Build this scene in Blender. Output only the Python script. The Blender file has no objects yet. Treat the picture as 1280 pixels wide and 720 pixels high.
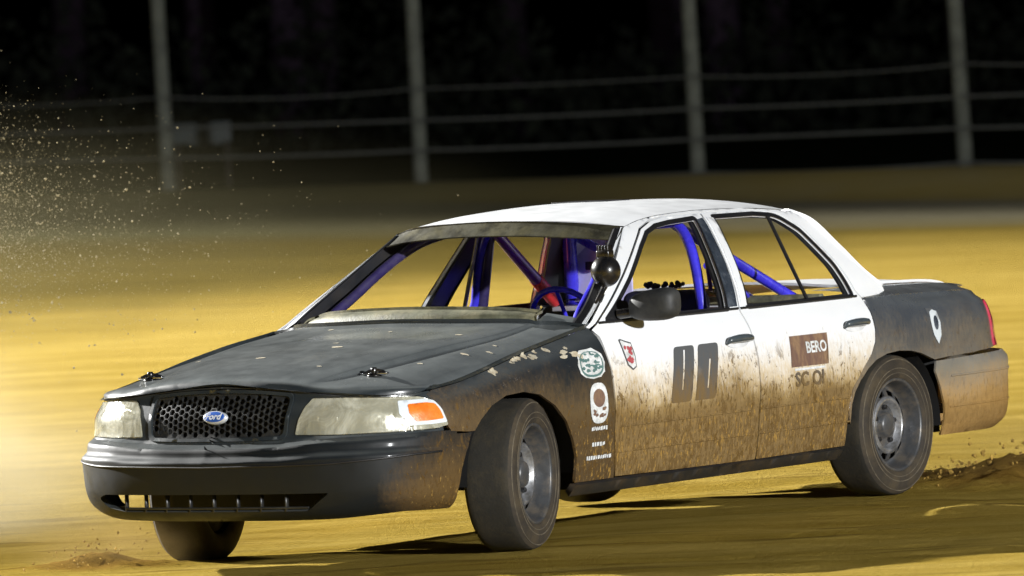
import numpy as np, math, random
# ---------------------------------------------------------------- curves
def pchip_slopes(x, y, flat=False):
    h = np.diff(x); sh = (len(h),) + (1,)*(y.ndim-1); d = np.diff(y, axis=0)/h.reshape(sh)
    m = np.zeros_like(y); 
    for i in range(1, len(x)-1):
        a, b = d[i-1], d[i]; w1 = 2*h[i]+h[i-1]; w2 = h[i]+2*h[i-1]
        with np.errstate(divide='ignore', invalid='ignore'):
            v = (w1+w2)/(w1/a+w2/b)
        m[i] = np.where(a*b > 0, v, 0)
    m[0] = 0 if flat else d[0]; m[-1] = 0 if flat else d[-1]
    return m
def pchip(x, y, xi, flat=False):
    x = np.asarray(x, float); y = np.asarray(y, float); xi = np.asarray(xi, float)
    m = pchip_slopes(x, y, flat); i = np.clip(np.searchsorted(x, xi)-1, 0, len(x)-2)
    h = x[i+1]-x[i]; t = np.clip((xi-x[i])/h, -.5, 1.5)
    if y.ndim > 1: h = h[..., None]; t = t[..., None]
    return (2*t**3-3*t**2+1)*y[i]+(t**3-2*t**2+t)*h*m[i]+(-2*t**3+3*t**2)*y[i+1]+(t**3-t**2)*h*m[i+1]
def catmull(P, n, closed=False):
    P = [np.asarray(p, float) for p in P]
    if closed: Q = [P[-1]]+P+[P[0], P[1]]
    else: Q = [2*P[0]-P[1]]+P+[2*P[-1]-P[-2]]
    out = []
    for i in range(1, len(Q)-2):
        a, b, c, d = Q[i-1:i+3]
        ta = max(np.linalg.norm(b-a)**.5, 1e-6); tb = max(np.linalg.norm(c-b)**.5, 1e-6); tc = max(np.linalg.norm(d-c)**.5, 1e-6)
        m1 = (c-b)+tb*((b-a)/ta-(c-a)/(ta+tb)); m2 = (c-b)+tb*((d-c)/tc-(d-b)/(tb+tc))
        for k in range(n):
            t = k/n
            out.append((2*t**3-3*t**2+1)*b+(t**3-2*t**2+t)*m1+(-2*t**3+3*t**2)*c+(t**3-t**2)*m2)
    if not closed: out.append(P[-1])
    return np.array(out)
# ---------------------------------------------------------------- body side surface in car coordinates (x forward, y left, z up)
PLAN = [(2.555,0),(2.545,.30),(2.50,.58),(2.40,.76),(2.26,.87),(2.08,.93),(1.8,.96),(1.46,.975),(.8,.985),(0,.987),(-1.2,.985),(-1.8,.972),
        (-2.2,.957),(-2.42,.938),(-2.56,.895),(-2.67,.81),(-2.75,.66),(-2.80,.38),(-2.82,0)]
PL = catmull(PLAN, 60)
SL = np.concatenate([[0], np.cumsum(np.linalg.norm(np.diff(PL, axis=0), axis=1))]); LTOT = SL[-1]
TN = np.gradient(PL, axis=0); TN /= np.linalg.norm(TN, axis=1)[:, None]; NN = np.stack([TN[:, 1], -TN[:, 0]], 1)
IY = int(np.argmax(PL[:, 1]))
def s_x(x): return float(np.interp(-x, -PL[:, 0], SL))
def s_y(y): return float(np.interp(y, PL[:IY, 1], SL[:IY]))
def s_yr(y): return float(np.interp(-y, -PL[IY:, 1], SL[IY:]))
GZ = [1.03, 1.15, 1.27, 1.345, 1.41]; GI = [.113, .185, .27, .33, .40]
ST = [ # station s, z rows, inset rows
 (s_y(0),   [.225,.25,.30,.36,.43,.485,.498,.535,.555,.66,.795],[.13,.08,.038,.012,.003,0,.024,.034,.095,.12,.165]),
 (s_y(.36), [.225,.25,.30,.36,.43,.488,.502,.540,.560,.66,.772],[.13,.08,.038,.012,.003,0,.024,.034,.095,.12,.165]),
 (s_y(.62), [.228,.25,.30,.36,.44,.50,.515,.555,.58,.66,.748],[.13,.08,.038,.012,.003,0,.024,.034,.085,.10,.14]),
 (s_y(.87), [.24,.27,.31,.36,.44,.50,.515,.555,.58,.66,.735],[.10,.055,.022,.010,.003,0,.020,.026,.05,.065,.10]),
 (s_x(2.0), [.24,.27,.31,.36,.44,.50,.515,.555,.62,.69,.755],[.08,.04,.02,.01,.004,0,.008,.008,.012,.025,.07]),
 (s_x(1.46),[.22,.25,.29,.39,.50,.56,.66,.74,.79,.82,.85],[.09,.05,.035,.02,.008,0,.002,.008,.025,.05,.095]),
 (s_x(1.0), [.22,.25,.285,.39,.50,.60,.70,.80,.86,.895,.925],[.09,.055,.04,.022,.010,0,.004,.016,.04,.065,.105]),
 (s_x(.88), [.22,.25,.285,.39,.50,.60,.72,.80,.86,.91,.945],[.09,.055,.04,.022,.010,0,.006,.017,.032,.055,.075]),
 (s_x(-1.2),[.22,.25,.285,.39,.50,.60,.72,.80,.86,.91,.945],[.09,.055,.04,.022,.010,0,.006,.017,.032,.055,.075]),
 (s_x(-1.5),[.22,.25,.29,.39,.50,.60,.70,.78,.85,.905,.945],[.08,.05,.04,.02,.010,0,.005,.014,.03,.056,.09]),
 (s_x(-1.9),[.24,.27,.31,.40,.50,.58,.64,.70,.82,.89,.94],[.07,.05,.035,.018,.008,0,.003,.008,.020,.055,.12]),
 (s_x(-2.30),[.25,.28,.32,.40,.50,.58,.625,.642,.80,.88,.93],[.09,.05,.02,.008,.004,0,.010,.022,.035,.06,.12]),
 (s_yr(.83),[.26,.29,.33,.40,.50,.58,.625,.645,.78,.86,.905],[.10,.05,.02,.008,.004,0,.012,.06,.085,.12,.17]),
 (s_yr(.4), [.26,.29,.33,.40,.50,.58,.625,.645,.78,.86,.905],[.10,.05,.02,.008,.004,0,.015,.07,.09,.12,.17]),
 (LTOT,     [.26,.29,.33,.40,.50,.58,.625,.645,.78,.86,.905],[.10,.05,.02,.008,.004,0,.015,.07,.09,.12,.17]),
]
_s = np.array([a[0] for a in ST]); _z = np.array([a[1]+GZ for a in ST]); _i = np.array([a[2]+GI for a in ST])
SG = np.linspace(0, LTOT, 600); ZG = np.linspace(.20, 1.42, 500)
_zr = pchip(_s, _z, SG, True); _ir = pchip(_s, _i, SG, True)
TAB = np.array([pchip(_zr[k], _ir[k], ZG) for k in range(len(SG))])
def ztop(s): return float(np.interp(s, SG, _zr[:, 10]))
def inset(s, z):
    a = np.clip(s/LTOT*(len(SG)-1), 0, len(SG)-1.001); b = np.clip((z-ZG[0])/(ZG[-1]-ZG[0])*(len(ZG)-1), 0, len(ZG)-1.001)
    i = a.astype(int); j = b.astype(int); u = a-i; v = b-j
    return (TAB[i, j]*(1-u)+TAB[i+1, j]*u)*(1-v)+(TAB[i, j+1]*(1-u)+TAB[i+1, j+1]*u)*v
def PS(S, Z, off=0.):
    """surface point for arrays s, z; s<0 and s>LTOT are the right side of the car"""
    S = np.atleast_1d(np.asarray(S, float)); Z = np.atleast_1d(np.asarray(Z, float))
    sg = np.where((S < 0) | (S > LTOT), -1., 1.); T = np.abs(S); T = np.where(T > LTOT, 2*LTOT-T, T)
    d = inset(T, Z)-off
    bx = np.interp(T, SL, PL[:, 0]); by = np.interp(T, SL, PL[:, 1]); nx = np.interp(T, SL, NN[:, 0]); ny = np.interp(T, SL, NN[:, 1])
    return np.stack([bx-nx*d, sg*(by-ny*d), Z], 1)
def X(x, z):
    """(car x, z) on the left flank -> (s, z)"""
    s = s_x(x)
    for _ in range(8): p = PS(s, z)[0]; s += (p[0]-x)*.9
    return (s, z)
def Yf(y, z):
    """(car y, z) on the nose -> (s, z)"""
    s = s_y(abs(y))
    for _ in range(12): p = PS(s, z)[0]; s -= (p[1]-abs(y))*.8
    return (s if y >= 0 else -s, z)

import bpy, bmesh
from mathutils import Vector, Matrix
from mathutils.geometry import delaunay_2d_cdt
random.seed(7); rng = np.random.default_rng(7)
PI = math.pi
scene = bpy.context.scene
COL = scene.collection
# ---------------------------------------------------------------- materials
class NT:
    def __init__(s, name):
        s.m = bpy.data.materials.new(name); s.m.use_nodes = True; s.t = s.m.node_tree; s.n = s.t.nodes; s.l = s.t.links
        s.bsdf = s.n['Principled BSDF']; s.tc = None
    def node(s, typ, **kw):
        n = s.n.new(typ)
        for k, v in kw.items(): setattr(n, k, v)
        return n
    def put(s, sock, v):
        if v is None: return
        if hasattr(v, 'is_output') or isinstance(v, bpy.types.NodeSocket): s.l.new(v, sock)
        else: sock.default_value = v
    def obj(s):
        if not s.tc: s.tc = s.node('ShaderNodeTexCoord')
        return s.tc.outputs['Object']
    def mapping(s, scale=(1,1,1), loc=(0,0,0), rot=(0,0,0), vec=None):
        n = s.node('ShaderNodeMapping'); s.l.new(vec or s.obj(), n.inputs[0])
        n.inputs['Scale'].default_value = scale; n.inputs['Location'].default_value = loc; n.inputs['Rotation'].default_value = rot
        return n.outputs[0]
    def noise(s, scale=5., detail=4., rough=.55, vec=None, dist=0.):
        n = s.node('ShaderNodeTexNoise'); s.l.new(vec or s.obj(), n.inputs['Vector'])
        n.inputs['Scale'].default_value = scale; n.inputs['Detail'].default_value = detail; n.inputs['Roughness'].default_value = rough
        n.inputs['Distortion'].default_value = dist
        return n.outputs['Fac']
    def math(s, op, a, b=None, clamp=False):
        n = s.node('ShaderNodeMath', operation=op, use_clamp=clamp); s.put(n.inputs[0], a)
        if b is not None: s.put(n.inputs[1], b)
        return n.outputs[0]
    def rng(s, v, a, b, c=0., d=1., smooth=True):
        n = s.node('ShaderNodeMapRange', interpolation_type='SMOOTHSTEP' if smooth else 'LINEAR'); s.put(n.inputs['Value'], v)
        for k, q in zip(('From Min','From Max','To Min','To Max'), (a, b, c, d)): n.inputs[k].default_value = q
        return n.outputs['Result']
    def sep(s, vec=None):
        n = s.node('ShaderNodeSeparateXYZ'); s.l.new(vec or s.obj(), n.inputs[0]); return n.outputs
    def mix(s, f, a, b):
        n = s.node('ShaderNodeMix', data_type='RGBA'); s.put(n.inputs[0], f); s.put(n.inputs[6], rgb(a)); s.put(n.inputs[7], rgb(b)); return n.outputs[2]
    def mixf(s, f, a, b):
        n = s.node('ShaderNodeMix', data_type='FLOAT'); s.put(n.inputs[0], f); s.put(n.inputs[2], a); s.put(n.inputs[3], b); return n.outputs[0]
    def bump(s, h, strength=.3, dist=.01, nrm=None):
        n = s.node('ShaderNodeBump'); n.inputs['Strength'].default_value = strength; n.inputs['Distance'].default_value = dist
        s.l.new(h, n.inputs['Height']); 
        if nrm: s.l.new(nrm, n.inputs['Normal'])
        return n.outputs[0]
    def out(s, col=None, rough=None, metal=None, nrm=None, **kw):
        b = s.bsdf
        if col is not None: s.put(b.inputs['Base Color'], rgb(col))
        if rough is not None: s.put(b.inputs['Roughness'], rough)
        if metal is not None: s.put(b.inputs['Metallic'], metal)
        if nrm is not None: s.l.new(nrm, b.inputs['Normal'])
        for k, v in kw.items(): s.put(b.inputs[k.replace('_', ' ')], rgb(v))
        return s.m
def rgb(v):
    if isinstance(v, (tuple, list)) and len(v) == 3: return (*v, 1.)
    return v
MUD_D = (.150,.080,.018); MUD_L = (.40,.27,.085)
def body_paint(name, base, base_rough, lo, hi, dust=.0, dustcol=(.22,.24,.22), coat=.3, speck=1., updust=0., veil=.9, tan=(.50,.345,.13), brown=(.235,.135,.030), ymask=None, spec=.5):
    """car paint that turns to dried mud downwards: object z is the car's z"""
    t = NT(name); x, y, z = t.sep(); rot = (0, math.radians(-26), 0)
    n1 = t.math('ADD', t.math('MULTIPLY', t.noise(1., 5, .75, vec=t.mapping(scale=(95,95,24), rot=rot), dist=.5), .6), t.math('MULTIPLY', t.noise(1., 5, .7, vec=t.mapping(scale=(30,30,13), rot=(0,math.radians(-38),0), loc=(2,0,5)), dist=.8), .4))         # slanting splash strokes
    n4 = t.noise(1., 4, .7, vec=t.mapping(scale=(70,70,26), loc=(3,1,2), rot=rot))
    n2 = t.noise(2.4, 4, .6); n3 = t.noise(120., 3, .6)
    v = t.math('ADD', t.rng(z, lo, hi, 1., 0., False), t.math('MULTIPLY', t.math('SUBTRACT', n2, .5), .62))
    if ymask: v = t.math('SUBTRACT', v, t.rng(y, ymask[0], ymask[1], 1.3, 0.))
    film = t.math('MULTIPLY', t.rng(t.math('ADD', v, t.math('MULTIPLY', t.math('SUBTRACT', n4, .5), .5)), .08, .72), veil)
    dk = t.rng(t.math('SUBTRACT', n1, t.rng(v, 0., 1., .642, .482, False)), 0., .04)
    lt = t.rng(t.math('SUBTRACT', n4, t.rng(v, 0., .9, .78, .54, False)), 0., .10)
    bands = t.noise(1., 3, .6, vec=t.mapping(scale=(1.6,1.6,26), loc=(7,2,1)))
    dk = t.math('MULTIPLY', dk, t.rng(v, .02, .12)); lt = t.math('MULTIPLY', lt, t.rng(v, .02, .12))
    c0 = base
    if dust: c0 = t.mix(t.rng(t.noise(3.5, 5, .6), .3, .75, dust*.6, dust*1.2), base, dustcol)
    if updust:
        g = t.node('ShaderNodeNewGeometry'); nz = t.sep(g.outputs['Normal'])[2]
        c0 = t.mix(t.math('MULTIPLY', t.rng(nz, .35, .95), t.rng(t.noise(4., 6, .65), .25, .8, updust*.6, updust*1.25)), c0, (.20,.218,.216))
    low = t.rng(t.math('ADD', v, t.math('MULTIPLY', t.math('SUBTRACT', n2, .5), .3)), .38, .82)  # browner mud low down, darkened further for shade where the doors tuck under
    tb = t.mix(low, tan, brown); tb = t.mix(t.rng(bands, .40, .70, 0., .28), tb, tuple(q*1.7 for q in brown)); c = t.mix(film, c0, tb)
    c = t.mix(t.math('MULTIPLY', dk, t.math('MULTIPLY', t.rng(low, 0., 1., speck, speck*.6), 1.)), c, t.mix(n3, (.060,.033,.010), (.16,.090,.026)))
    c = t.mix(t.math('MULTIPLY', lt, speck*.75), c, t.mix(low, (.58,.40,.13), (.42,.25,.06)))
    spl = t.math('MULTIPLY', t.rng(t.noise(1., 6, .72, vec=t.mapping(scale=(13,13,9), rot=(0,math.radians(-30),0), loc=(8,1,2)), dist=1.4), .575, .615), t.rng(v, .12, .45, 0., .8*speck))
    c = t.mix(spl, c, (.125,.072,.020)); dk = t.math('MAXIMUM', dk, spl)
    dirt = t.math('MAXIMUM', t.math('MAXIMUM', dk, lt), film)
    r = t.mixf(dirt, t.mixf(t.rng(t.noise(9., 4, .6), .3, .7), base_rough, base_rough+.16), .96)
    bm = t.bump(t.math('ADD', t.math('MULTIPLY', t.math('MAXIMUM', dk, lt), t.math('ADD', n3, .4)), t.math('MULTIPLY', t.math('MULTIPLY', n3, dirt), .5)), .5, .005, t.bump(t.noise(2.6, 2, .5, vec=t.mapping(loc=(1,4,2))), .35, .025))
    return t.out(c, r, 0., bm, Coat_Weight=t.mixf(dirt, coat, 0.), Coat_Roughness=.10, Specular_IOR_Level=t.mixf(dirt, spec, .04))
def plain(name, col, rough=.5, metal=0., var=.15, nscale=12., bump=.1, coat=0., dirt=0., dirtcol=(.22,.15,.05)):
    t = NT(name); n = t.noise(nscale, 5, .6)
    c = t.mix(t.rng(n, .3, .7), tuple(max(0, q*(1-var)) for q in col), tuple(min(1, q*(1+var)) for q in col))
    if dirt: c = t.mix(t.rng(t.noise(nscale*.6, 6, .7, vec=t.mapping(loc=(5,3,1))), .42, .7, 0, dirt), c, dirtcol)
    return t.out(c, t.rng(n, .2, .8, max(.03, rough-.06), min(1, rough+.08)), metal, t.bump(t.noise(nscale*6, 3), bump, .004), Coat_Weight=coat)
M = {}
M['white'] = body_paint('white_paint_muddy', (.86,.88,.90), .30, .44, .88, coat=.3, veil=.97, tan=(.55,.39,.15), brown=(.185,.112,.030))
M['whiteclean'] = body_paint('white_paint_clean', (.86,.88,.90), .30, .10, .50, coat=.3, speck=.3)
M['black'] = body_paint('black_paint_muddy', (.014,.017,.021), .26, .36, .88, dust=.05, coat=.5, updust=.35, dustcol=(.10,.12,.12), veil=.50, tan=(.25,.15,.045), brown=(.15,.085,.02))
M['blackdoor'] = body_paint('black_paint_rear', (.024,.029,.038), .24, .40, .96, dust=.32, coat=.6, updust=.45, dustcol=(.19,.21,.23), veil=.5, tan=(.30,.24,.15), brown=(.34,.22,.09), speck=.5)
M['hood'] = body_paint('black_paint_dusty_hood', (.014,.018,.021), .26, -.5, .2, dust=.15, coat=.6, updust=.72, dustcol=(.09,.11,.115))
M['bumper'] = body_paint('dark_bumper_plastic', (.007,.009,.011), .42, .25, .66, dust=.04, coat=.12, updust=.30, dustcol=(.05,.06,.06), speck=.9, veil=.42, tan=(.17,.105,.04), brown=(.22,.125,.03), ymask=(.62,.93), spec=.22)
M['bumperrear'] = body_paint('mud_caked_bumper', (.12,.12,.115), .34, .34, .66, dust=.5, coat=.2, updust=.5, dustcol=(.34,.31,.25), tan=(.42,.27,.11), brown=(.30,.175,.05), speck=.25)
M['rocker'] = plain('black_rocker_plastic', (.02,.018,.015), .6, dirt=.5, dirtcol=(.08,.05,.02))
M['trim'] = plain('black_rubber_trim', (.012,.012,.013), .45)
M['innerblack'] = plain('black_inner_metal', (.012,.013,.016), .5, dirt=.3, dirtcol=(.05,.04,.03))
M['pillar'] = plain('gloss_black_pillar_trim', (.03,.04,.055), .18, coat=.8, dirt=.5, dirtcol=(.25,.28,.32), nscale=5)
M['tyre'] = plain('dusty_rubber_tyre', (.028,.022,.015), .8, dirt=.7, dirtcol=(.075,.055,.028), nscale=9, bump=.3)
M['tyrering'] = plain('scrubbed_tyre_rib', (.10,.082,.055), .8, var=.4, nscale=20)
M['tread'] = plain('dark_rubber_tread', (.020,.018,.013), .82, dirt=.5, dirtcol=(.055,.043,.022), nscale=14, bump=.4)
M['rim'] = plain('worn_black_steel_rim', (.075,.078,.082), .38, .3, dirt=.55, dirtcol=(.22,.18,.13), nscale=22)
M['rimbright'] = plain('scuffed_bare_steel', (.46,.47,.49), .33, .7, dirt=.7, dirtcol=(.10,.09,.07), nscale=26)
M['drum'] = plain('brake_drum_black', (.010,.010,.010), .7)
M['well'] = plain('wheel_well_black', (.006,.006,.006), .9)
M['blue'] = plain('blue_roll_bar_paint', (.05,.04,.66), .28, coat=.5, dirt=.25, dirtcol=(.02,.02,.12))
M['cagedark'] = plain('dark_purple_roll_bar', (.03,.022,.09), .3, coat=.5, dirt=.35, dirtcol=(.10,.09,.12))
M['purple'] = plain('purple_roll_bar_paint', (.16,.03,.46), .32, coat=.4)
M['red'] = plain('red_bar_padding', (.80,.04,.05), .45)
M['lav'] = plain('lavender_sheet_metal', (.60,.57,.90), .4, dirt=.3, dirtcol=(.18,.17,.30), nscale=5)
M['inside'] = plain('dark_blue_cabin_metal', (.018,.018,.05), .5, dirt=.3, dirtcol=(.06,.05,.06), nscale=6)
M['insidewhite'] = plain('white_inner_metal', (.62,.62,.66), .4, dirt=.4, dirtcol=(.25,.22,.16), nscale=6)
M['mudglass'] = plain('mud_smeared_strip', (.12,.12,.075), .6, var=.4, nscale=16, dirt=.8, dirtcol=(.28,.25,.15), bump=.4)
M['mudglassdark'] = plain('dark_smeared_strip', (.035,.033,.020), .4, var=.5, nscale=11, dirt=.75, dirtcol=(.10,.09,.045), bump=.3)
M['chrome'] = plain('chrome', (.75,.76,.78), .12, 1.)
M['mirror'] = plain('dusty_mirror_plastic', (.016,.017,.018), .6, dirt=.35, dirtcol=(.10,.10,.09), nscale=7)
M['spot'] = plain('gloss_black_spotlight', (.006,.006,.007), .28, coat=.4, dirt=.1)
M['handle'] = plain('dark_door_handle', (.06,.075,.085), .22, coat=.6)
M['recess'] = plain('white_handle_recess', (.70,.71,.72), .4)
M['grille'] = plain('black_honeycomb_plastic', (.020,.021,.022), .38, dirt=.3, dirtcol=(.07,.07,.06))
M['ovalblue'] = plain('blue_enamel', (.025,.10,.42), .22, coat=.8, var=.1)
M['silver'] = plain('silver_lettering', (.62,.66,.72), .3, .4)
M['redlens'] = plain('red_tail_lens', (.62,.03,.08), .2, coat=.8, dirt=.4, dirtcol=(.75,.40,.40), nscale=18)
M['amber'] = plain('amber_lens', (.85,.20,.02), .25, coat=.7, nscale=30)
M['white_decal'] = plain('white_sticker', (.72,.74,.74), .5, dirt=.5, dirtcol=(.30,.32,.30), nscale=40)
M['teal_decal'] = plain('teal_print', (.10,.19,.18), .5, nscale=40)
M['redprint'] = plain('red_print', (.45,.09,.10), .5, nscale=40)
M['chip'] = plain('bare_cream_chip', (.55,.50,.38), .6, dirt=.5, dirtcol=(.30,.18,.06), nscale=60)
def number_mat():
    t = NT('faded_black_number'); z = t.sep()[2]
    n = t.noise(1., 6, .65, vec=t.mapping(scale=(30,30,10), rot=(0,math.radians(-24),0)))
    g = t.math('ADD', t.rng(z, .56, .84, 1., 0., False), t.math('MULTIPLY', t.math('SUBTRACT', n, .5), 1.2))
    return t.out(t.mix(t.rng(g, .2, 1.1), (.085,.09,.095), (.17,.105,.035)), .7)
M['number'] = number_mat()
def sponsor_mat():
    t = NT('faded_brown_decal'); n = t.noise(1., 6, .65, vec=t.mapping(scale=(30,30,12), rot=(0,math.radians(-24),0)))
    return t.out(t.mix(t.rng(n, .35, .75), (.15,.085,.065), (.30,.19,.10)), .7)
M['sponsor'] = sponsor_mat()
def lens_mat():
    t = NT('hazed_headlight_lens'); n = t.noise(7., 5, .7, dist=1.0); wv = t.noise(1., 2, .4, vec=t.mapping(scale=(60,60,2)))
    t.out(t.mix(t.rng(n, .36, .70), (.46,.45,.34), (.62,.62,.52)), t.rng(n, .3, .7, .12, .35), 0., t.bump(wv, .2, .01), Coat_Weight=.9, Coat_Roughness=.06)
    tr = t.node('ShaderNodeBsdfTransparent'); tr.inputs[0].default_value = (.95,.95,.90,1); mx = t.node('ShaderNodeMixShader')
    t.l.new(t.rng(n, .35, .65, .46, .20), mx.inputs[0]); t.l.new(t.bsdf.outputs[0], mx.inputs[1]); t.l.new(tr.outputs[0], mx.inputs[2]); t.l.new(mx.outputs[0], t.n['Material Output'].inputs[0]); return t.m
def refl_mat():
    t = NT('lamp_reflector'); wv = t.noise(1., 1, .4, vec=t.mapping(scale=(26,26,26))); return t.out((.78,.78,.74), .22, .85, t.bump(wv, .25, .02))
M['reflector'] = refl_mat()
M['lens'] = lens_mat()
M['lenswhite'] = plain('clear_white_lens', (.70,.76,.80), .15, coat=.9, var=.06)
# ---------------------------------------------------------------- mesh helpers
def tag(o, label=None, cat=None, group=None, kind=None):
    if label: o['label'] = label
    if cat: o['category'] = cat
    if group: o['group'] = group
    if kind: o['kind'] = kind
    return o
def empty(name, loc=(0,0,0), rot=(0,0,0)):
    o = bpy.data.objects.new(name, None); COL.objects.link(o); o.location = loc; o.rotation_euler = rot; o.empty_display_size = .2; return o
class MB:
    def __init__(s): s.v = []; s.f = []; s.mi = []
    def add(s, V, F, mi=0):
        b = len(s.v); s.v += [tuple(map(float, v)) for v in V]; s.f += [tuple(int(b+i) for i in f) for f in F]; s.mi += [mi]*len(F); return s
    def build(s, name, mat, parent=None, smooth=True, label=None, angle=None):
        me = bpy.data.meshes.new(name); me.from_pydata(s.v, [], s.f); 
        for m in (mat if isinstance(mat, (list, tuple)) else [mat]): me.materials.append(m if not isinstance(m, str) else M[m])
        me.polygons.foreach_set('material_index', s.mi); me.polygons.foreach_set('use_smooth', [smooth]*len(s.f))
        if angle: me.set_sharp_from_angle(angle=math.radians(angle))
        me.update(); o = bpy.data.objects.new(name, me); COL.objects.link(o)
        if parent: o.parent = parent
        if label: o['label'] = label
        return o
    def grid(s, G, closed_u=False, closed_v=False, flip=False, mi=0):
        G = np.asarray(G); nu, nv = G.shape[:2]; F = []
        for i in range(nu if closed_u else nu-1):
            for j in range(nv if closed_v else nv-1):
                a, b, c, d = i*nv+j, ((i+1)%nu)*nv+j, ((i+1)%nu)*nv+(j+1)%nv, i*nv+(j+1)%nv
                F.append((a,d,c,b) if flip else (a,b,c,d))
        return s.add(G.reshape(-1, 3), F, mi)
    def box(s, c, h, rot=None, mi=0, bev=0.):
        c = np.array(c, float); hx, hy, hz = h
        if bev <= 0:
            V = np.array([(x,y,z) for x in (-hx,hx) for y in (-hy,hy) for z in (-hz,hz)])
            F = [(0,1,3,2),(4,6,7,5),(0,4,5,1),(2,3,7,6),(0,2,6,4),(1,5,7,3)]
        else:
            bm = bmesh.new(); bmesh.ops.create_cube(bm, size=2.); 
            for v in bm.verts: v.co = Vector((v.co.x*hx, v.co.y*hy, v.co.z*hz))
            bmesh.ops.bevel(bm, geom=list(bm.edges), offset=bev, segments=3, affect='EDGES', profile=.5)
            bm.verts.index_update(); V = np.array([v.co[:] for v in bm.verts]); F = [tuple(v.index for v in f.verts) for f in bm.faces]; bm.free()
        if rot is not None: V = V @ np.array(rot).T
        return s.add(V+c, F, mi)
    def tube(s, pts, r, n=12, closed=False, cap=True, smooth=6, mi=0):
        P = catmull(pts, smooth, closed) if smooth and len(pts) > 2 else np.array(pts, float)
        R = np.full(len(P), r) if np.isscalar(r) else np.interp(np.linspace(0, 1, len(P)), np.linspace(0, 1, len(r)), r)
        T = np.gradient(P, axis=0); 
        if closed: T = np.roll(P, -1, 0)-np.roll(P, 1, 0)
        T /= np.linalg.norm(T, axis=1)[:, None]+1e-12
        up = np.array([0,0,1.]) if abs(T[0][2]) < .9 else np.array([1.,0,0]); a = np.cross(T[0], up); a /= np.linalg.norm(a); rings = []
        for i in range(len(P)):
            a = a-T[i]*(a@T[i]); a /= np.linalg.norm(a); b = np.cross(T[i], a)
            rings.append([P[i]+R[i]*(a*math.cos(2*PI*k/n)+b*math.sin(2*PI*k/n)) for k in range(n)])
        s.grid(rings, closed_u=closed, closed_v=True, flip=True, mi=mi)
        if cap and not closed:
            for ring, fl in ((rings[0], False), (rings[-1], True)):
                s.add(ring, [tuple(range(n))[::(-1 if fl else 1)]], mi)
        return s
    def lathe(s, prof, n=48, axis='y', c=(0,0,0), skip=None, mi=0):
        """prof (radius, height along axis)"""
        G = []
        for r, h in prof:
            ring = []
            for k in range(n):
                a = 2*PI*k/n; u, w = r*math.cos(a), r*math.sin(a)
                ring.append((u+c[0], h+c[1], w+c[2]) if axis == 'y' else ((u+c[0], w+c[1], h+c[2]) if axis == 'z' else (h+c[0], u+c[1], w+c[2])))
            G.append(ring)
        nv = n; F = []
        for i in range(len(prof)-1):
            for j in range(n):
                if skip and skip(i, j): continue
                F.append((i*nv+j, i*nv+(j+1)%nv, (i+1)*nv+(j+1)%nv, (i+1)*nv+j))
        return s.add(np.array(G).reshape(-1, 3), F, mi)
    def ball(s, c, r, n=12, mi=0):
        r = np.array([r]*3 if np.isscalar(r) else r); G = []
        for i in range(n+1):
            t = PI*i/n; G.append([np.array(c)+r*np.array((math.sin(t)*math.cos(2*PI*k/(2*n)), math.sin(t)*math.sin(2*PI*k/(2*n)), math.cos(t))) for k in range(2*n)])
        return s.grid(G, closed_v=True, mi=mi)
def densify(P, step, closed=True):
    out = []; n = len(P)
    for i in range(n if closed else n-1):
        a = np.array(P[i], float); b = np.array(P[(i+1) % n], float); k = max(1, int(np.linalg.norm(b-a)/step))
        for j in range(k): out.append(a+(b-a)*j/k)
    if not closed: out.append(np.array(P[-1], float))
    return np.array(out)
def inpoly(pts, poly):
    x, y = pts[:, 0], pts[:, 1]; r = np.zeros(len(pts), bool); n = len(poly); j = n-1
    for i in range(n):
        xi, yi = poly[i]; xj, yj = poly[j]
        if yi != yj:
            c = ((yi > y) != (yj > y)) & (x < (xj-xi)*(y-yi)/(yj-yi)+xi); r ^= c
        j = i
    return r
def rounded(P, r, n=4):
    """polygon with rounded corners; r a number or one per corner"""
    P = [np.array(p, float) for p in P]; out = []; N = len(P)
    for i in range(N):
        q = r if np.isscalar(r) else r[i]; a, b, c = P[i-1], P[i], P[(i+1) % N]
        la, lc = np.linalg.norm(a-b), np.linalg.norm(c-b); q = min(q, la*.45, lc*.45)
        if q <= 0: out.append(b); continue
        p0 = b+(a-b)/la*q; p2 = b+(c-b)/lc*q
        for k in range(n+1):
            t = k/n; out.append((1-t)**2*p0+2*t*(1-t)*b+t*t*p2)
    return out
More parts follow.
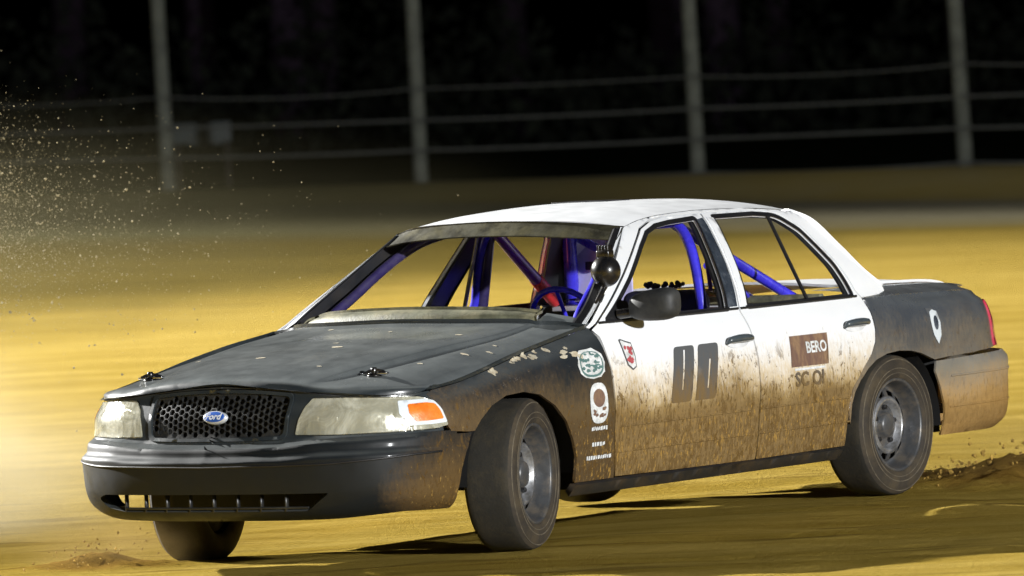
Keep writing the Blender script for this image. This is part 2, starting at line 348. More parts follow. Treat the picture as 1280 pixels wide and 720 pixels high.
def patch(mb, outer, f, holes=(), step=.02, flange=.012, right=False, grid=True, eps=None, mi=0, back=0.):
    """triangulated (u,v) polygon mapped by f(U,V)->Nx3 points, with a flange turned inwards along every free edge"""
    o = densify(outer, step); hs = [densify(h, step) for h in holes]
    loops = [o]+hs; V = []; E = []
    for L in loops:
        b = len(V); V += [tuple(p) for p in L]; E += [(b+i, b+(i+1) % len(L)) for i in range(len(L))]
    if grid:
        lo, hi = o.min(0), o.max(0); gx = np.arange(lo[0]+step*.5, hi[0], step); gy = np.arange(lo[1]+step*.5, hi[1], step)
        if len(gx) and len(gy):
            G = np.array([(a+(step*.5 if j % 2 else 0), b) for j, b in enumerate(gy) for a in gx])
            k = inpoly(G, o)
            for h in hs: k &= ~inpoly(G, h)
            G = G[k]; B = np.array(V)
            if len(G):
                d = np.full(len(G), 9.)
                for i in range(0, len(B), 200): d = np.minimum(d, np.sqrt(((G[:, None]-B[None, i:i+200])**2).sum(2)).min(1))
                G = G[d > step*.45]; V += [tuple(p) for p in G]
    vo, _, fo, _, _, _ = delaunay_2d_cdt([Vector(v) for v in V], E, [], 0, 1e-6)
    vo = np.array([v[:] for v in vo]); fo = np.array([list(t) for t in fo if len(t) == 3]); cen = vo[fo].mean(1)
    k = inpoly(cen, o)
    for h in hs: k &= ~inpoly(cen, h)
    fo = fo[k]
    P = f(vo[:, 0], vo[:, 1]); e = 1e-3
    du = f(vo[:, 0]+e, vo[:, 1])-f(vo[:, 0]-e, vo[:, 1]); dv = f(vo[:, 0], vo[:, 1]+e)-f(vo[:, 0], vo[:, 1]-e)
    N = np.cross(du, dv); N /= np.linalg.norm(N, axis=1)[:, None]+1e-12
    # orientation: N must agree with the face winding used
    a, b, c = vo[fo[:, 0]], vo[fo[:, 1]], vo[fo[:, 2]]
    ccw = ((b-a)[:, 0]*(c-a)[:, 1]-(b-a)[:, 1]*(c-a)[:, 0]) > 0
    fo = np.where(ccw[:, None], fo, fo[:, ::-1])
    if right: P = P*[1, -1, 1]; N = N*[1, -1, 1]
    F = [tuple(t) for t in fo]
    cnt = {}
    for t in F:
        for i in range(3):
            ed = (t[i], t[(i+1) % 3]); cnt[frozenset(ed)] = cnt.get(frozenset(ed), []) + [ed]
    be = [v[0] for v in cnt.values() if len(v) == 1]
    VV = [tuple(p) for p in P]; base = len(VV)
    if flange:
        idx = {}
        for ed in be:
            for q in ed:
                if q not in idx: idx[q] = len(VV); VV.append(tuple(P[q])); VV.append(tuple(P[q]-N[q]*abs(flange)*.98))
        for a_, b_ in be: F.append((b_, a_, idx[a_]+0, idx[b_]+0)) if False else F.append((idx[b_], idx[a_], idx[a_]+1, idx[b_]+1))
    if right: F = [t[::-1] for t in F]
    mb.add(VV, F, mi); return mb
def off(d): return lambda S, Z: PS(S, Z, d)
def body_patch(name, poly, mat, parent, holes=(), step=.02, flange=.012, d=0., sides=(False,), label=None, conv=X):
    o = MB()
    for r in sides: patch(o, [conv(*p) for p in poly], off(d), [[conv(*p) for p in h] for h in holes], step, flange, r)
    return o.build(name, mat, parent, label=label)
def loft_patch(mb, rows, nu=30, nv=6, flange=.01, flip=False, mi=0):
    """rows: polylines (each a list of 3D points, same direction); smooth across and along"""
    R = []
    for r in rows:
        C = catmull(r, 8) if len(r) > 2 else np.array(r, float)
        L = np.concatenate([[0], np.cumsum(np.linalg.norm(np.diff(C, axis=0), axis=1))]); t = np.linspace(0, L[-1], nu)
        R.append(np.stack([np.interp(t, L, C[:, k]) for k in range(3)], 1))
    R = np.array(R)
    if len(rows) > 2: G = np.array([catmull(list(R[:, k]), nv) for k in range(nu)])
    else: G = np.array([[R[0, k]*(1-t)+R[1, k]*t for t in np.linspace(0, 1, nv+1)] for k in range(nu)])
    mb.grid(G, flip=flip, mi=mi)
    if flange:
        du = np.gradient(G, axis=0); dv = np.gradient(G, axis=1); N = np.cross(du, dv); N /= np.linalg.norm(N, axis=2)[..., None]+1e-12
        if flip: N = -N
        a, b = G.shape[:2]; per = [(i, 0) for i in range(a)]+[(a-1, j) for j in range(1, b)]+[(i, b-1) for i in range(a-2, -1, -1)]+[(0, j) for j in range(b-2, 0, -1)]
        ring = np.array([[G[i, j] for i, j in per], [G[i, j]-N[i, j]*flange for i, j in per]])
        mb.grid(ring, closed_v=True, flip=flip, mi=mi)
    return mb
def mirror_pts(r): return [(p[0], -p[1], p[2]) for p in r]
def text_verts(txt, size, bold=True):
    """flat text -> (verts Nx2, faces) centred"""
    cu = bpy.data.curves.new('t', 'FONT'); cu.body = txt; cu.size = size; cu.align_x = 'CENTER'; cu.align_y = 'CENTER'; cu.offset = size*.03 if bold else 0; cu.resolution_u = 3
    ob = bpy.data.objects.new('t', cu); COL.objects.link(ob); dg = bpy.context.evaluated_depsgraph_get(); me = bpy.data.meshes.new_from_object(ob.evaluated_get(dg))
    V = np.array([v.co[:2] for v in me.vertices]).reshape(-1, 2); F = [tuple(p.vertices) for p in me.polygons]
    bpy.data.objects.remove(ob); bpy.data.curves.remove(cu); bpy.data.meshes.remove(me); return V, F
def text_on_side(mb, txt, size, cx, cz, d=.003, shear=0., sx=1., right=False, slope=0.):
    V, F = text_verts(txt, size)
    if not len(V): return
    # on the left flank the text reads from the nose (x high) to the tail: u -> -x
    P = []
    for u, v in V:
        s, z = X(cx-(u*sx+shear*v), cz+v+slope*u); P.append(PS(s, z, d)[0])
    P = np.array(P)
    if right: P *= [1, -1, 1]
    mb.add(P, F)
def build_all(): pass

# ================================================================ the car
A_CAR = math.radians(-125.31)
car = empty('race_car', (0, 0, 0), (0, 0, A_CAR))
tag(car, 'muddy black and white four-door stock car with blue roll bars, sliding across the dirt track', 'car')
def XT(x): s = X(x, .8)[0]; s, z = X(x, ztop(s)); return PS(s, ztop(s))[0]
def FE(y): s = s_y(abs(y)); s = Yf(abs(y), ztop(s))[0]; s = Yf(abs(y), ztop(s))[0]; p = PS(s, ztop(s))[0]; p[1] *= (1 if y >= 0 else -1); return p
SB = X(1.90, .5)[0]
def offset_poly(P, d):
    P = [np.array(p, float) for p in P]; A = sum(P[i-1][0]*P[i][1]-P[i][0]*P[i-1][1] for i in range(len(P))); sgn = 1 if A > 0 else -1; out = []
    for i in range(len(P)):
        a = P[i]-P[i-1]; b = P[(i+1) % len(P)]-P[i]; na = np.array([a[1], -a[0]])/(np.linalg.norm(a)+1e-9)*sgn; nb = np.array([b[1], -b[0]])/(np.linalg.norm(b)+1e-9)*sgn
        n = na+nb; n /= np.linalg.norm(n)+1e-9; out.append(P[i]+n*d/max(.5, float(n@na)))
    return out
# ---- front bumper
zt = [(-1.905,.556),(-1.3,.556)]
arF = [(1.905,.556),(1.955,.48),(1.985,.40),(2.00,.32),(1.995,.245)]
fb = [X(*p) for p in arF]
top = [(fb[0][0], .556)]
for y in (.93,): pass
upper = [(s_x(2.0), .558), (s_y(.87), .562), (s_y(.62), .558), (s_y(.40), .546), (s_y(.30),.540), (0, .537)]
lower = [(s_y(.87), .250), (s_y(.62), .232), (s_y(.36), .228)]
outer = [(fb[0][0], .556)]+upper+[(-s, z) for s, z in upper[-2::-1]]+[(-s, z) for s, z in fb]+[(-s, z) for s, z in lower]+[(0, .228)]+lower[::-1]+fb[::-1][:-1]
slot = rounded([(.62,.348),(.50,.272),(-.50,.272),(-.62,.290),(-.66,.330),(-.60,.348)], .02)
slot = [(p[0], p[1]) for p in slot]
mb = MB(); patch(mb, outer, off(0), [slot], .011, .022)
us = [p[0] for p in upper][::-1]; uz = [p[1] for p in upper][::-1]; tz = [.554,.556,.561,.573,.575,.576]
S_ = np.linspace(-us[-1], us[-1], 120); G = []
for s in S_:
    za, zb_ = np.interp(abs(s), us, uz)-.001, np.interp(abs(s), us, tz); G.append(PS(np.full(9, s), np.linspace(za, zb_, 9), -.0008))
mb.grid(np.array(G)); mb.build('front_bumper', 'bumper', car)
fbm = bpy.data.objects['front_bumper']
g = MB()
for i, y in enumerate([-.50,-.375,-.25,-.12,.01,.135,.26,.385]):
    a = PS(y, .30, -.016)[0]; g.box(a+np.array([-.012,0,.01]), (.010,.0035,.040), Matrix.Rotation(math.radians(0),3,'X'))
for z, w in ((.287,.0045),):
    L = [PS(s, z, -.012)[0] for s in np.linspace(-.50,.50,15)]; g.tube(L, .0055, 6, smooth=0)
g.build('intake_grille', 'grille', fbm)
# thin dark strip laid along the bumper groove to draw its shade
for sd in (1,-1):
    L = [PS(sd*s, float(np.interp(s, [0,.62,1.0,1.6], [.462,.470,.490,.502])), .001)[0] for s in np.linspace(0, X(2.10,.5)[0], 40)]
    MB().tube(L, .0050, 6, smooth=0).build('groove_shade', 'trim', fbm)
# ---- grille
gz0, gz1 = .567, .762
def gtop(u): return gz1+.020*(1-(u/.39)**2)
go = rounded([(.378,gz0+.006),(.2,gz0),(-.2,gz0),(-.378,gz0+.006)]+[(u, gtop(u)) for u in np.linspace(-.396,.396,13)], [.03,0,0,.03]+[.03]+[0]*11+[.03])
gi = rounded([(.362,gz0+.020),(.2,gz0+.014),(-.2,gz0+.014),(-.362,gz0+.020)]+[(u, gtop(u)-.015) for u in np.linspace(-.380,.380,13)], [.025,0,0,.025]+[.025]+[0]*11+[.025])
mb = MB(); patch(mb, go, off(.006), [gi], .02, .035); grl = mb.build('grille', 'hood', car)
cells = []; cw, chh = .0580, .0135
for r in range(18):
    for c in range(-8, 9):
        u = c*cw+(cw/2 if r % 2 else 0); z = gz0+.029+r*chh
        H = [(u+cw*.30, z), (u+cw*.15, z+chh*.86), (u-cw*.15, z+chh*.86), (u-cw*.30, z), (u-cw*.15, z-chh*.86), (u+cw*.15, z-chh*.86)]
        if inpoly(np.array(H), np.array(gi)).all(): cells.append(H)
mb = MB(); patch(mb, gi, off(-.004), cells, .05, .012, grid=False); mb.build('honeycomb_mesh', 'grille', grl)
mb = MB(); patch(mb, gi, off(-.045), [], .05, 0); mb.build('radiator', 'well', grl)
em = MB(); c0 = PS(0, .668, .006)[0]; n0 = Vector((.93, 0, .35)).normalized(); up0 = Vector((-.35, 0, .93)).normalized()
def oval(a, b, h0, h1, c, name, mat, par, n=40):
    m = MB(); R = []
    for q, h in ((0,h1),(.82,h1),(.95,h1-.002),(1,h0)):
        R.append([np.array(c)+np.array(n0)*h+np.array((0,1,0))*a*q*math.cos(2*PI*k/n)+np.array(up0)*b*q*math.sin(2*PI*k/n) for k in range(n)])
    m.grid(R, closed_v=True, flip=False); return m.build(name, mat, par)
sv = oval(.062,.029,-.012,.006,c0,'badge','silver',grl); bl = oval(.056,.0245,.0,.0095,c0,'badge_enamel','ovalblue',grl)
V, F = text_verts('Ford', .045); m = MB(); m.add([np.array(c0)+np.array(n0)*.0112+np.array((0,1,0))*(u*.95+.25*v)+np.array(up0)*v*.85 for u, v in V], F); m.build('badge_lettering', 'silver', grl)
# ---- headlights
#HDR
def side_s(poly): return [Yf(*p) if (len(p) == 2) else X(p[0], p[1]) for p in poly]
HLi = [(.388,.592),(.405,.66),(.452,.738)]
hl = [Yf(.410,.590), Yf(.422,.65), Yf(.442,.705), Yf(.470,.738), Yf(.62,.737), Yf(.76,.729), X(2.13,.725), X(2.085,.708), X(2.065,.66), X(2.045,.600), X(2.10,.590), Yf(.80,.588), Yf(.60,.587)]
amb = [X(2.12,.700), X(2.088,.694), X(2.075,.665), X(2.066,.628), X(2.12,.624), X(2.18,.624), X(2.20,.66), X(2.19,.697)]
ambo = [X(2.115,.714), X(2.082,.706), X(2.064,.665), X(2.050,.612), X(2.12,.608), X(2.205,.608), X(2.235,.66), X(2.215,.713)]
for r in (False, True):
    mb = MB(); patch(mb, rounded(hl, .008), off(.004), [], .015, .02, r); h = mb.build('headlight', 'lens', car)
    mb = MB(); patch(mb, rounded(ambo, .008), off(.0065), [], .012, .003, r); mb.build('lens_surround', 'lenswhite', h)
    mb = MB(); patch(mb, rounded(amb, .008), off(.0095), [], .012, .003, r); mb.build('turn_signal', 'amber', h)
    mb = MB(); patch(mb, [Yf(.37,.585), Yf(.38,.66), Yf(.44,.74)]+[Yf(.47,.757), Yf(.62,.744), Yf(.80,.733), X(2.08,.735), X(2.035,.66), X(2.02,.585)]+[Yf(.8,.58)], off(-.045), [], .02, 0, r); mb.build('lamp_reflector', 'reflector', h)
    for cy, rr, bz in ((.545,.046,.655),(.70,.040,.652)):
        s, z = Yf(cy, bz); p = PS(s, z, -.038)[0]; q = PS(s, z, .03)[0]-p; q = q*.35+np.array((.93,.1,0))*np.linalg.norm(q)*.65; q /= np.linalg.norm(q); a = np.cross(q, [0,0,1.]); a /= np.linalg.norm(a); bb = np.cross(a, q); G = []
        for k in range(7):
            u_ = 1-k/6; G.append([p-q*.040*(1-u_*u_)+rr*max(u_,.12)*(a*math.cos(t_)+bb*math.sin(t_)) for t_ in np.linspace(0, 2*PI, 28, endpoint=False)])
        G = np.array(G)*([1,-1,1] if r else [1,1,1]); m = MB(); m.grid(G, closed_v=True); m.build('lamp_bowl', 'reflector', h)
        o_ = (p-q*.02)*([1,-1,1] if r else [1,1,1]); MB().ball(o_, .012, 8).build('bulb', 'lenswhite', h)
# header panel between the bumper and the hood, with openings for the grille and the headlights
hs = [0,.2,.36,.5,.62,.76,.84]; up_ = [Yf(y, .8)[0] for y in hs]+[X(2.10,.73)[0], X(2.075,.73)[0]]
U = [(s, ztop(s)-.001) for s in up_]; Lo = [(X(2.068,.60)[0],.577),(Yf(.87,.58)[0],.576),(Yf(.62,.57)[0],.574),(Yf(.40,.57)[0],.562),(Yf(.30,.56)[0],.557),(0,.555)]
pl = U[::-1]+[(-s, z) for s, z in U[1:]]+[(-s, z) for s, z in Lo]+Lo[:-1][::-1]
hlc = rounded([p for p in hl], .008); cl_ = lambda P: [(min(p[0], X(2.078,p[1])[0]), p[1]) for p in P]
hlh = cl_(offset_poly(hlc, .0045))
mb = MB(); patch(mb, pl, off(-.002), [offset_poly(go, .003), hlh, [(-s, z) for s, z in hlh]], .010, .02)
mb.build('header_panel', 'hood', car)
# ---- fenders
arch_f = [(1.165,.285),(1.165,.40),(1.195,.475),(1.25,.555),(1.33,.63),(1.43,.683),(1.54,.703),(1.66,.695),(1.76,.66),(1.84,.605),(1.885,.562)]
arch_f = [(x-.0, z) for x, z in arch_f]
fend = [(1.93,.562),(2.03,.572),(2.045,.592),(2.062,.64),(2.085,.702),(2.09,.732)]
tops = [XT(x) for x in (2.06,1.9,1.7,1.5,1.3,1.1,.938)]
fend += [(p[0], p[2]) for p in tops]
fend += [(.925,.90),(.912,.83),(.895,.76),(.892,.68),(.892,.50),(.882,.38),(.872,.285)]+arch_f
fen = []
for r in (False, True):
    fen.append(body_patch('front_fender', fend, 'black', car, step=.018, sides=(r,), flange=.014))
# ---- hood
rows = [[XT(x) for x in (2.05,1.9,1.7,1.5,1.3,1.1,.945)],
 [FE(.80),(2.19,.80,.756),(2.05,.80,.778),(1.8,.80,.820),(1.5,.80,.866),(1.25,.79,.905),(.965,.775,.952)],
 [FE(.63),(2.31,.635,.771),(2.15,.645,.800),(1.8,.685,.850),(1.5,.70,.888),(1.25,.715,.918),(1.0,.72,.958)],
 [FE(.45),(2.37,.455,.778),(2.2,.49,.806),(1.95,.555,.840),(1.6,.625,.884),(1.25,.665,.922),(1.03,.685,.961)],
 [FE(.385),(2.37,.395,.790),(2.2,.45,.824),(1.95,.515,.862),(1.6,.59,.904),(1.25,.635,.937),(1.045,.655,.969)],
 [FE(.20),(2.38,.21,.808),(2.25,.24,.838),(1.95,.27,.882),(1.6,.30,.923),(1.3,.32,.950),(1.11,.33,.980)],
 [FE(0.),(2.38,0,.812),(2.25,0,.842),(1.95,0,.888),(1.6,0,.930),(1.3,0,.957),(1.14,0,.987)]]
rows = [[np.array(p, float) for p in r] for r in rows]
lift = np.array([0,0,.003])
rows = [[p+lift for p in r] for r in rows]
rows = rows+[mirror_pts(r) for r in rows[-2::-1]]
mb = MB(); loft_patch(mb, rows, 60, 6, .018, flip=True); hood = mb.build('hood', 'hood', car)
from mathutils.bvhtree import BVHTree
def bvh_of(o): me = o.data; return BVHTree.FromPolygons([v.co[:] for v in me.vertices], [tuple(p.vertices) for p in me.polygons])
HB = bvh_of(hood)
def on_hood(x, y):
    h = HB.ray_cast(Vector((x, y, 2)), Vector((0, 0, -1))); return h[0], h[1] if h[1].z > 0 else -h[1]
# hood pins and flecks
for y in (.60, -.60):
    p, n = on_hood(2.11, y); m = MB()
    m.lathe([(0,-.002),(.030,-.002),(.030,.003),(.027,.005),(0,.005)], 24, 'z', p).lathe([(.0,.0),(.014,.0),(.014,.030),(.010,.036),(0,.036)], 16, 'z', p)
    m.tube([p+Vector((.02,-.035,.012)), p+Vector((.0,0,.024)), p+Vector((-.02,.04,.014)), p+Vector((-.005,.052,.008))], .0065, 8); m.build('hood_pin', 'spot', hood)
    MB().box(p+Vector((.0,.045,.010)), (.012,.026,.005), bev=.003).box(p+Vector((0,-.04,.008)), (.010,.022,.004), bev=.003).build('pin_clip', 'chrome', hood)
m = MB()
for x, y, r in ((1.95,-.12,.020),(1.72,.12,.030),(1.62,.04,.012),(1.35,.50,.018),(1.62,.72,.020),(1.52,.78,.016),(2.12,.32,.011),(1.86,.66,.013),(1.2,-.3,.014),(1.9,-.5,.012),(1.42,.74,.012),(1.3,.1,.010)):
    p, n = on_hood(x, y); k = 9; ring = [p+n*.0015+Vector((math.cos(t)*r*.6*rng.uniform(.6,1.2), math.sin(t)*r*1.3*rng.uniform(.6,1.2), 0)) for t in np.linspace(0, 2*PI, k, endpoint=False)]
    ring = [Vector((q.x, q.y, on_hood(q.x, q.y)[0].z+.0018)) for q in ring]; MB().add(ring, [tuple(range(k))]).build('paint_chip', 'chip', hood)
# ---- doors
hole_f = rounded([(.800,.965),(.48,1.128),(.24,1.262),(.13,1.318),(.02,1.345),(-.10,1.355),(-.320,1.364),(-.240,1.18),(-.150,.963)], [.01,0,0,0,0,0,.006,0,.01])
hole_r = rounded([(-.312,.963),(-.385,1.14),(-.470,1.364),(-.80,1.362),(-.965,1.348),(-1.07,1.275),(-1.165,1.11),(-1.195,.965)], [.01,0,.006,0,.04,.02,.02,.015])
fd = [(.925,.93),(.906,.90),(.903,.83),(.886,.76),(.883,.68),(.883,.50),(.873,.38),(.863,.290),(.4,.284),(-.247,.280),(-.250,.40),(-.256,.55),(-.258,.73),(-.240,.88),(-.232,.945),(-.31,1.15),(-.395,1.384),(-.1,1.380),(.03,1.368),(.15,1.338),(.26,1.280),(.50,1.150),(.80,.995),(.885,.951)]
rd = [(-.258,.280),(-.261,.40),(-.267,.55),(-.269,.73),(-.251,.88),(-.243,.945),(-.321,1.15),(-.406,1.384),(-.8,1.380),(-.99,1.358),(-1.10,1.283),(-1.20,1.11),(-1.232,.98),(-1.262,.945),(-1.275,.88),(-1.272,.80),(-1.255,.745),(-1.21,.69),(-1.12,.622),(-1.035,.545),(-1.005,.44),(-.995,.285)]
seal = lambda h, c: [tuple(np.array(c)+(np.array(p)-np.array(c))*1.0) for p in h]
doors = {}
for r in (False, True):
    d = body_patch('front_door', fd, 'white', car, [hole_f], .018, .016, sides=(r,)); doors['f', r] = d
    body_patch('window_seal', offset_poly(hole_f, .013), 'trim', d, [offset_poly(hole_f, -.004)], .02, .004, .0035, sides=(r,))
    body_patch('pillar_trim', [(-.155,.968),(-.243,1.18),(-.324,1.360),(-.380,1.366),(-.306,1.15),(-.228,.968)], 'pillar', d, (), .02, .004, .0045, sides=(r,))
    e = body_patch('rear_door', rd, 'white', car, [hole_r], .018, .016, sides=(r,)); doors['r', r] = e
    body_patch('window_seal', offset_poly(hole_r, .013), 'trim', e, [offset_poly(hole_r, -.004)], .02, .004, .0035, sides=(r,))
    body_patch('pillar_trim', [(-.262,.968),(-.334,1.15),(-.412,1.366),(-.462,1.362),(-.380,1.14),(-.306,.968)], 'white', e, (), .02, .004, .0045, sides=(r,))
    a = PS(*X(-.905,1.348), -.006)[0]; b = PS(*X(-.820,.965), -.006)[0]
    if not r: MB().tube([a, b], .0085, 8).build('window_divider', 'trim', e)
    for o_, x0 in ((d, -.115), (e, -1.10)):
        z0 = .818 if x0 > -1 else .832
        cs = [PS(*X(x0+dx, z0), 0)[0] for dx in (.085, 0, -.085)]
        P = [PS(*X(x0+u, z0+v), .004)[0] for u, v in [(math.cos(t)*.088, math.sin(t)*.026-.006) for t in np.linspace(0, 2*PI, 28, endpoint=False)]]
        m = MB(); m.add([p*[1,-1,1] if r else p for p in P], [tuple(range(28))]); rc = m.build('handle_recess', 'recess', o_)
        prof = [PS(*X(x0+dx, z0+dz), hh)[0] for dx, dz, hh in ((.092,-.010,.004),(.080,.006,.022),(.03,.012,.034),(-.04,.012,.034),(-.085,.008,.026),(-.095,0,.006))]
        if r: prof = [p*[1,-1,1] for p in prof]
        MB().tube(prof, [.006,.014,.018,.018,.015,.007], 10).build('door_handle', 'handle', o_)
# belt line molding along the doors
for r in (False, True):
    for k, xa, xb in (('f', .87, -.225), ('r', -.25, -1.22)):
        L = [PS(*X(x, .958), .004)[0] for x in np.linspace(xa, xb, 24)]
        if r: L = [p*[1,-1,1] for p in L]
        MB().tube(L, .0065, 6, smooth=0).build('belt_molding', 'trim', doors[k, r])
        for zz in ((.505), (.395)):
            L = [PS(*X(x, zz), -.0005)[0] for x in np.linspace(xa-.02, xb+.04 if k == 'f' else -1.02, 24)]
            if r: L = [p*[1,-1,1] for p in L]
            MB().tube(L, .0045, 6, smooth=0).build('side_molding', 'white', doors[k, r])
# ---- side frames: pillar, roof rail, rear pillar
zE = lambda x: float(pchip([-1.25,-1.13,-.8,-.4,-.1,.1,.27], [1.325,1.357,1.389,1.399,1.392,1.378,1.352], np.array([x]))[0])
outf = [(.945,.943),(.80,1.030),(.60,1.152),(.42,1.262),(.27,1.352)]+[(x, zE(x)) for x in (.2,.1,0,-.1,-.25,-.4,-.6,-.8,-1.0,-1.13)]+[(-1.205,1.312),(-1.29,1.19),(-1.39,1.065),(-1.50,.985),(-1.505,.968),(-1.44,.955),(-1.30,.950)]
inf = [(-1.268,.952),(-1.240,.985),(-1.208,1.114),(-1.108,1.292),(-.995,1.362),(-.8,1.385),(-.4,1.391),(-.1,1.387),(.035,1.375),(.158,1.345),(.266,1.287),(.505,1.158),(.805,1.003),(.89,.958),(.93,.938)]
lin = [(.90,.955),(.27,1.345)]+[(x, zE(x)-.006) for x in (.1,-.1,-.4,-.8,-1.12)]+[(-1.19,1.32),(-1.28,1.18),(-1.38,1.06),(-1.46,.97),(-1.2,.955),(.8,.955)]
for r in (False, True):
    body_patch('pillar_frame', outf+inf, 'whiteclean', car, (), .018, .018, sides=(r,))
    body_patch('pillar_liner', lin, 'innerblack', car, [offset_poly(hole_f, -.006), offset_poly(hole_r, -.006)], .02, .012, -.032, sides=(r,))
    body_patch('door_card', [(.86,.955),(.86,.35),(-.99,.35),(-1.0,.50),(-1.2,.69),(-1.2,.955)], 'inside', car, (), .04, 0, -.055, sides=(r,))
# ---- roof
RX = [.27,.1,-.1,-.4,-.8,-1.13]
xq = np.linspace(.38, -1.24, 25)
zc = lambda x: float(pchip([-1.24,-1.1,-.8,-.4,0,.2,.38], [1.392,1.424,1.447,1.452,1.437,1.420,1.396], np.array([x]))[0])
ye = lambda x: float(PS(*X(min(x, .27), zE(min(x, .27))))[0][1])
ye_c = {round(float(x), 4): ye(x) for x in np.linspace(.27, -1.24, 25)}
yk = sorted(ye_c); ys_ = [ye_c[k] for k in yk]
yE = lambda x: float(np.interp(x, yk, ys_))
def roof_pt(w, t, dz=0):
    xf, xb = .385-.115*w*w, -1.23+.10*w*w; x = xf+(xb-xf)*t; e = zE(min(x, .27))
    return (x, w*yE(x), e+(zc(x)-e)*(1-abs(w)**2.6)+dz+.002)
ws = np.linspace(1, -1, 25)
G = np.array([[roof_pt(w, t) for w in ws] for t in np.linspace(0, 1, 40)])
mb = MB(); mb.grid(G, flip=False)
per = np.array([[G[0, j] for j in range(25)], [G[0, j]-np.array([.012,0,.018]) for j in range(25)]]); mb.grid(per, flip=True)
roof = mb.build('roof', 'whiteclean', car)
G2 = np.array([[roof_pt(w*.97, .02+t*.96, -.035) for w in ws] for t in np.linspace(0, 1, 20)])
MB().grid(G2, flip=True).build('headliner', 'insidewhite', car)
m = MB(); cx, cy = -.50, -.05
m.box((cx, cy, zc(cx)+.001), (.10,.15,.004), bev=.002); m.build('roof_hatch', 'trim', roof)
# ---- windshield surround
def Lr(*r): return [list(r), mirror_pts(list(r))[::-1]]
hd_t = [(.272,.655,1.352),(.335,.45,1.376),(.375,.22,1.391),(.385,0,1.396)]; hd_b = [(.365,.676,1.296),(.430,.46,1.316),(.468,.22,1.331),(.478,0,1.335)]
full = lambda h: h+mirror_pts(h)[-2::-1]
mb = MB(); loft_patch(mb, [full(hd_t), full(hd_b)], 40, 4, .006, flip=True); mb.build('visor_strip', 'mudglassdark', car)
cb = [(1.000,.675,.962),(1.04,.56,.972),(1.10,.33,.982),(1.135,0,.990)]; cm = [(.975,.655,.996),(1.015,.54,1.012),(1.075,.32,1.024),(1.105,0,1.031)]; ct = [(.915,.645,1.010),(.955,.53,1.026),(1.015,.32,1.038),(1.045,0,1.045)]
mb = MB(); loft_patch(mb, [full(cb), full(cm), full(ct)], 48, 5, .012, flip=False); mb.build('cowl_strip', 'mudglass', car)
for sg in (1, -1):
    o1 = [(.945,.880,.945),(.80,.852,1.028),(.60,.783,1.150),(.42,.710,1.260),(.272,.652,1.350)]
    o2 = [(.955,.825,.950),(.815,.806,1.034),(.62,.742,1.156),(.445,.678,1.266),(.305,.628,1.350)]
    o3 = [(.80,.80,.94),(.66,.78,1.00),(.48,.72,1.12),(.30,.66,1.24),(.16,.61,1.32)]
    if sg < 0: o1, o2, o3 = map(mirror_pts, (o1, o2, o3))
    fm = .35 if sg > 0 else .72; om = [tuple(np.array(p)*(1-fm)+np.array(q)*fm) for p, q in zip(o1, o2)]
    mb = MB(); loft_patch(mb, [o1, om], 24, 3, .004, flip=sg > 0); mb.build('pillar_face', 'whiteclean', car)
    mb = MB(); loft_patch(mb, [om, o2], 24, 3, .004, flip=sg > 0); mb.build('windshield_seal', 'trim', car)
    mb = MB(); loft_patch(mb, [o2, o3], 24, 3, .01, flip=sg > 0); mb.build('pillar_inner_trim', 'innerblack', car)
    cb_ = [tuple(XT(.94)), (.955,.82,.952), (1.01,.66,.966)]; cc_ = [(.90,.872,.966), (.885,.79,.985), (.90,.655,1.008)]
    if sg < 0: cb_, cc_ = mirror_pts(cb_), mirror_pts(cc_)
    mb = MB(); loft_patch(mb, [cb_, cc_], 8, 3, .0, flip=sg < 0); mb.build('cowl_corner', 'hood', car)
# ---- quarter panels, rear bumper, trunk
arch_r = [(-1.015,.50),(-1.06,.555),(-1.14,.615),(-1.24,.655),(-1.36,.677),(-1.48,.678),(-1.60,.657),(-1.70,.616),(-1.765,.640)]
arch_r2 = [(-1.775,.575),(-1.83,.50),(-1.87,.42),(-1.885,.35),(-1.875,.27)]
qt = [XT(x) for x in (-1.30,-1.5,-1.7,-1.9,-2.1,-2.3,-2.40)]
qp = [(-1.270,.935)]+[(p[0], p[2]) for p in qt]+[(-2.40,.885),(-2.405,.80),(-2.415,.70),(-2.42,.652),(-2.2,.643),(-1.9,.636),(-1.745,.628)]+[(-1.70,.652)]+arch_r[:7][::-1]+[(-1.0,.44),(-.985,.40),(-1.0,.45),(-1.025,.55),(-1.11,.628),(-1.20,.697),(-1.247,.752),(-1.264,.80),(-1.267,.88)]
qp = [p for i, p in enumerate(qp) if p not in ((-1.0,.44),(-.985,.40),(-1.0,.45))]
qp = [(-1.278,.935)]+[(p[0], p[2]) for p in qt]+[(-2.405,.885),(-2.41,.80),(-2.42,.70),(-2.425,.652),(-2.2,.643),(-1.9,.636),(-1.765,.630),(-1.71,.655),(-1.60,.692),(-1.48,.710),(-1.36,.708),(-1.24,.686),(-1.15,.645),(-1.075,.590),(-1.035,.53),(-1.013,.44),(-1.003,.36)]
qp = [(-1.290,.935)]+[(p[0], p[2]) for p in qt]+[(-2.405,.885),(-2.41,.80),(-2.42,.70),(-2.425,.652),(-2.2,.643),(-1.9,.636),(-1.775,.630),(-1.73,.645),(-1.66,.667),(-1.57,.684),(-1.46,.691),(-1.35,.684),(-1.25,.662),(-1.17,.625),(-1.10,.575),(-1.06,.528),(-1.036,.47),(-1.03,.38),(-1.012,.44),(-1.044,.548),(-1.126,.628),(-1.218,.697),(-1.264,.748),(-1.282,.80),(-1.285,.88)]
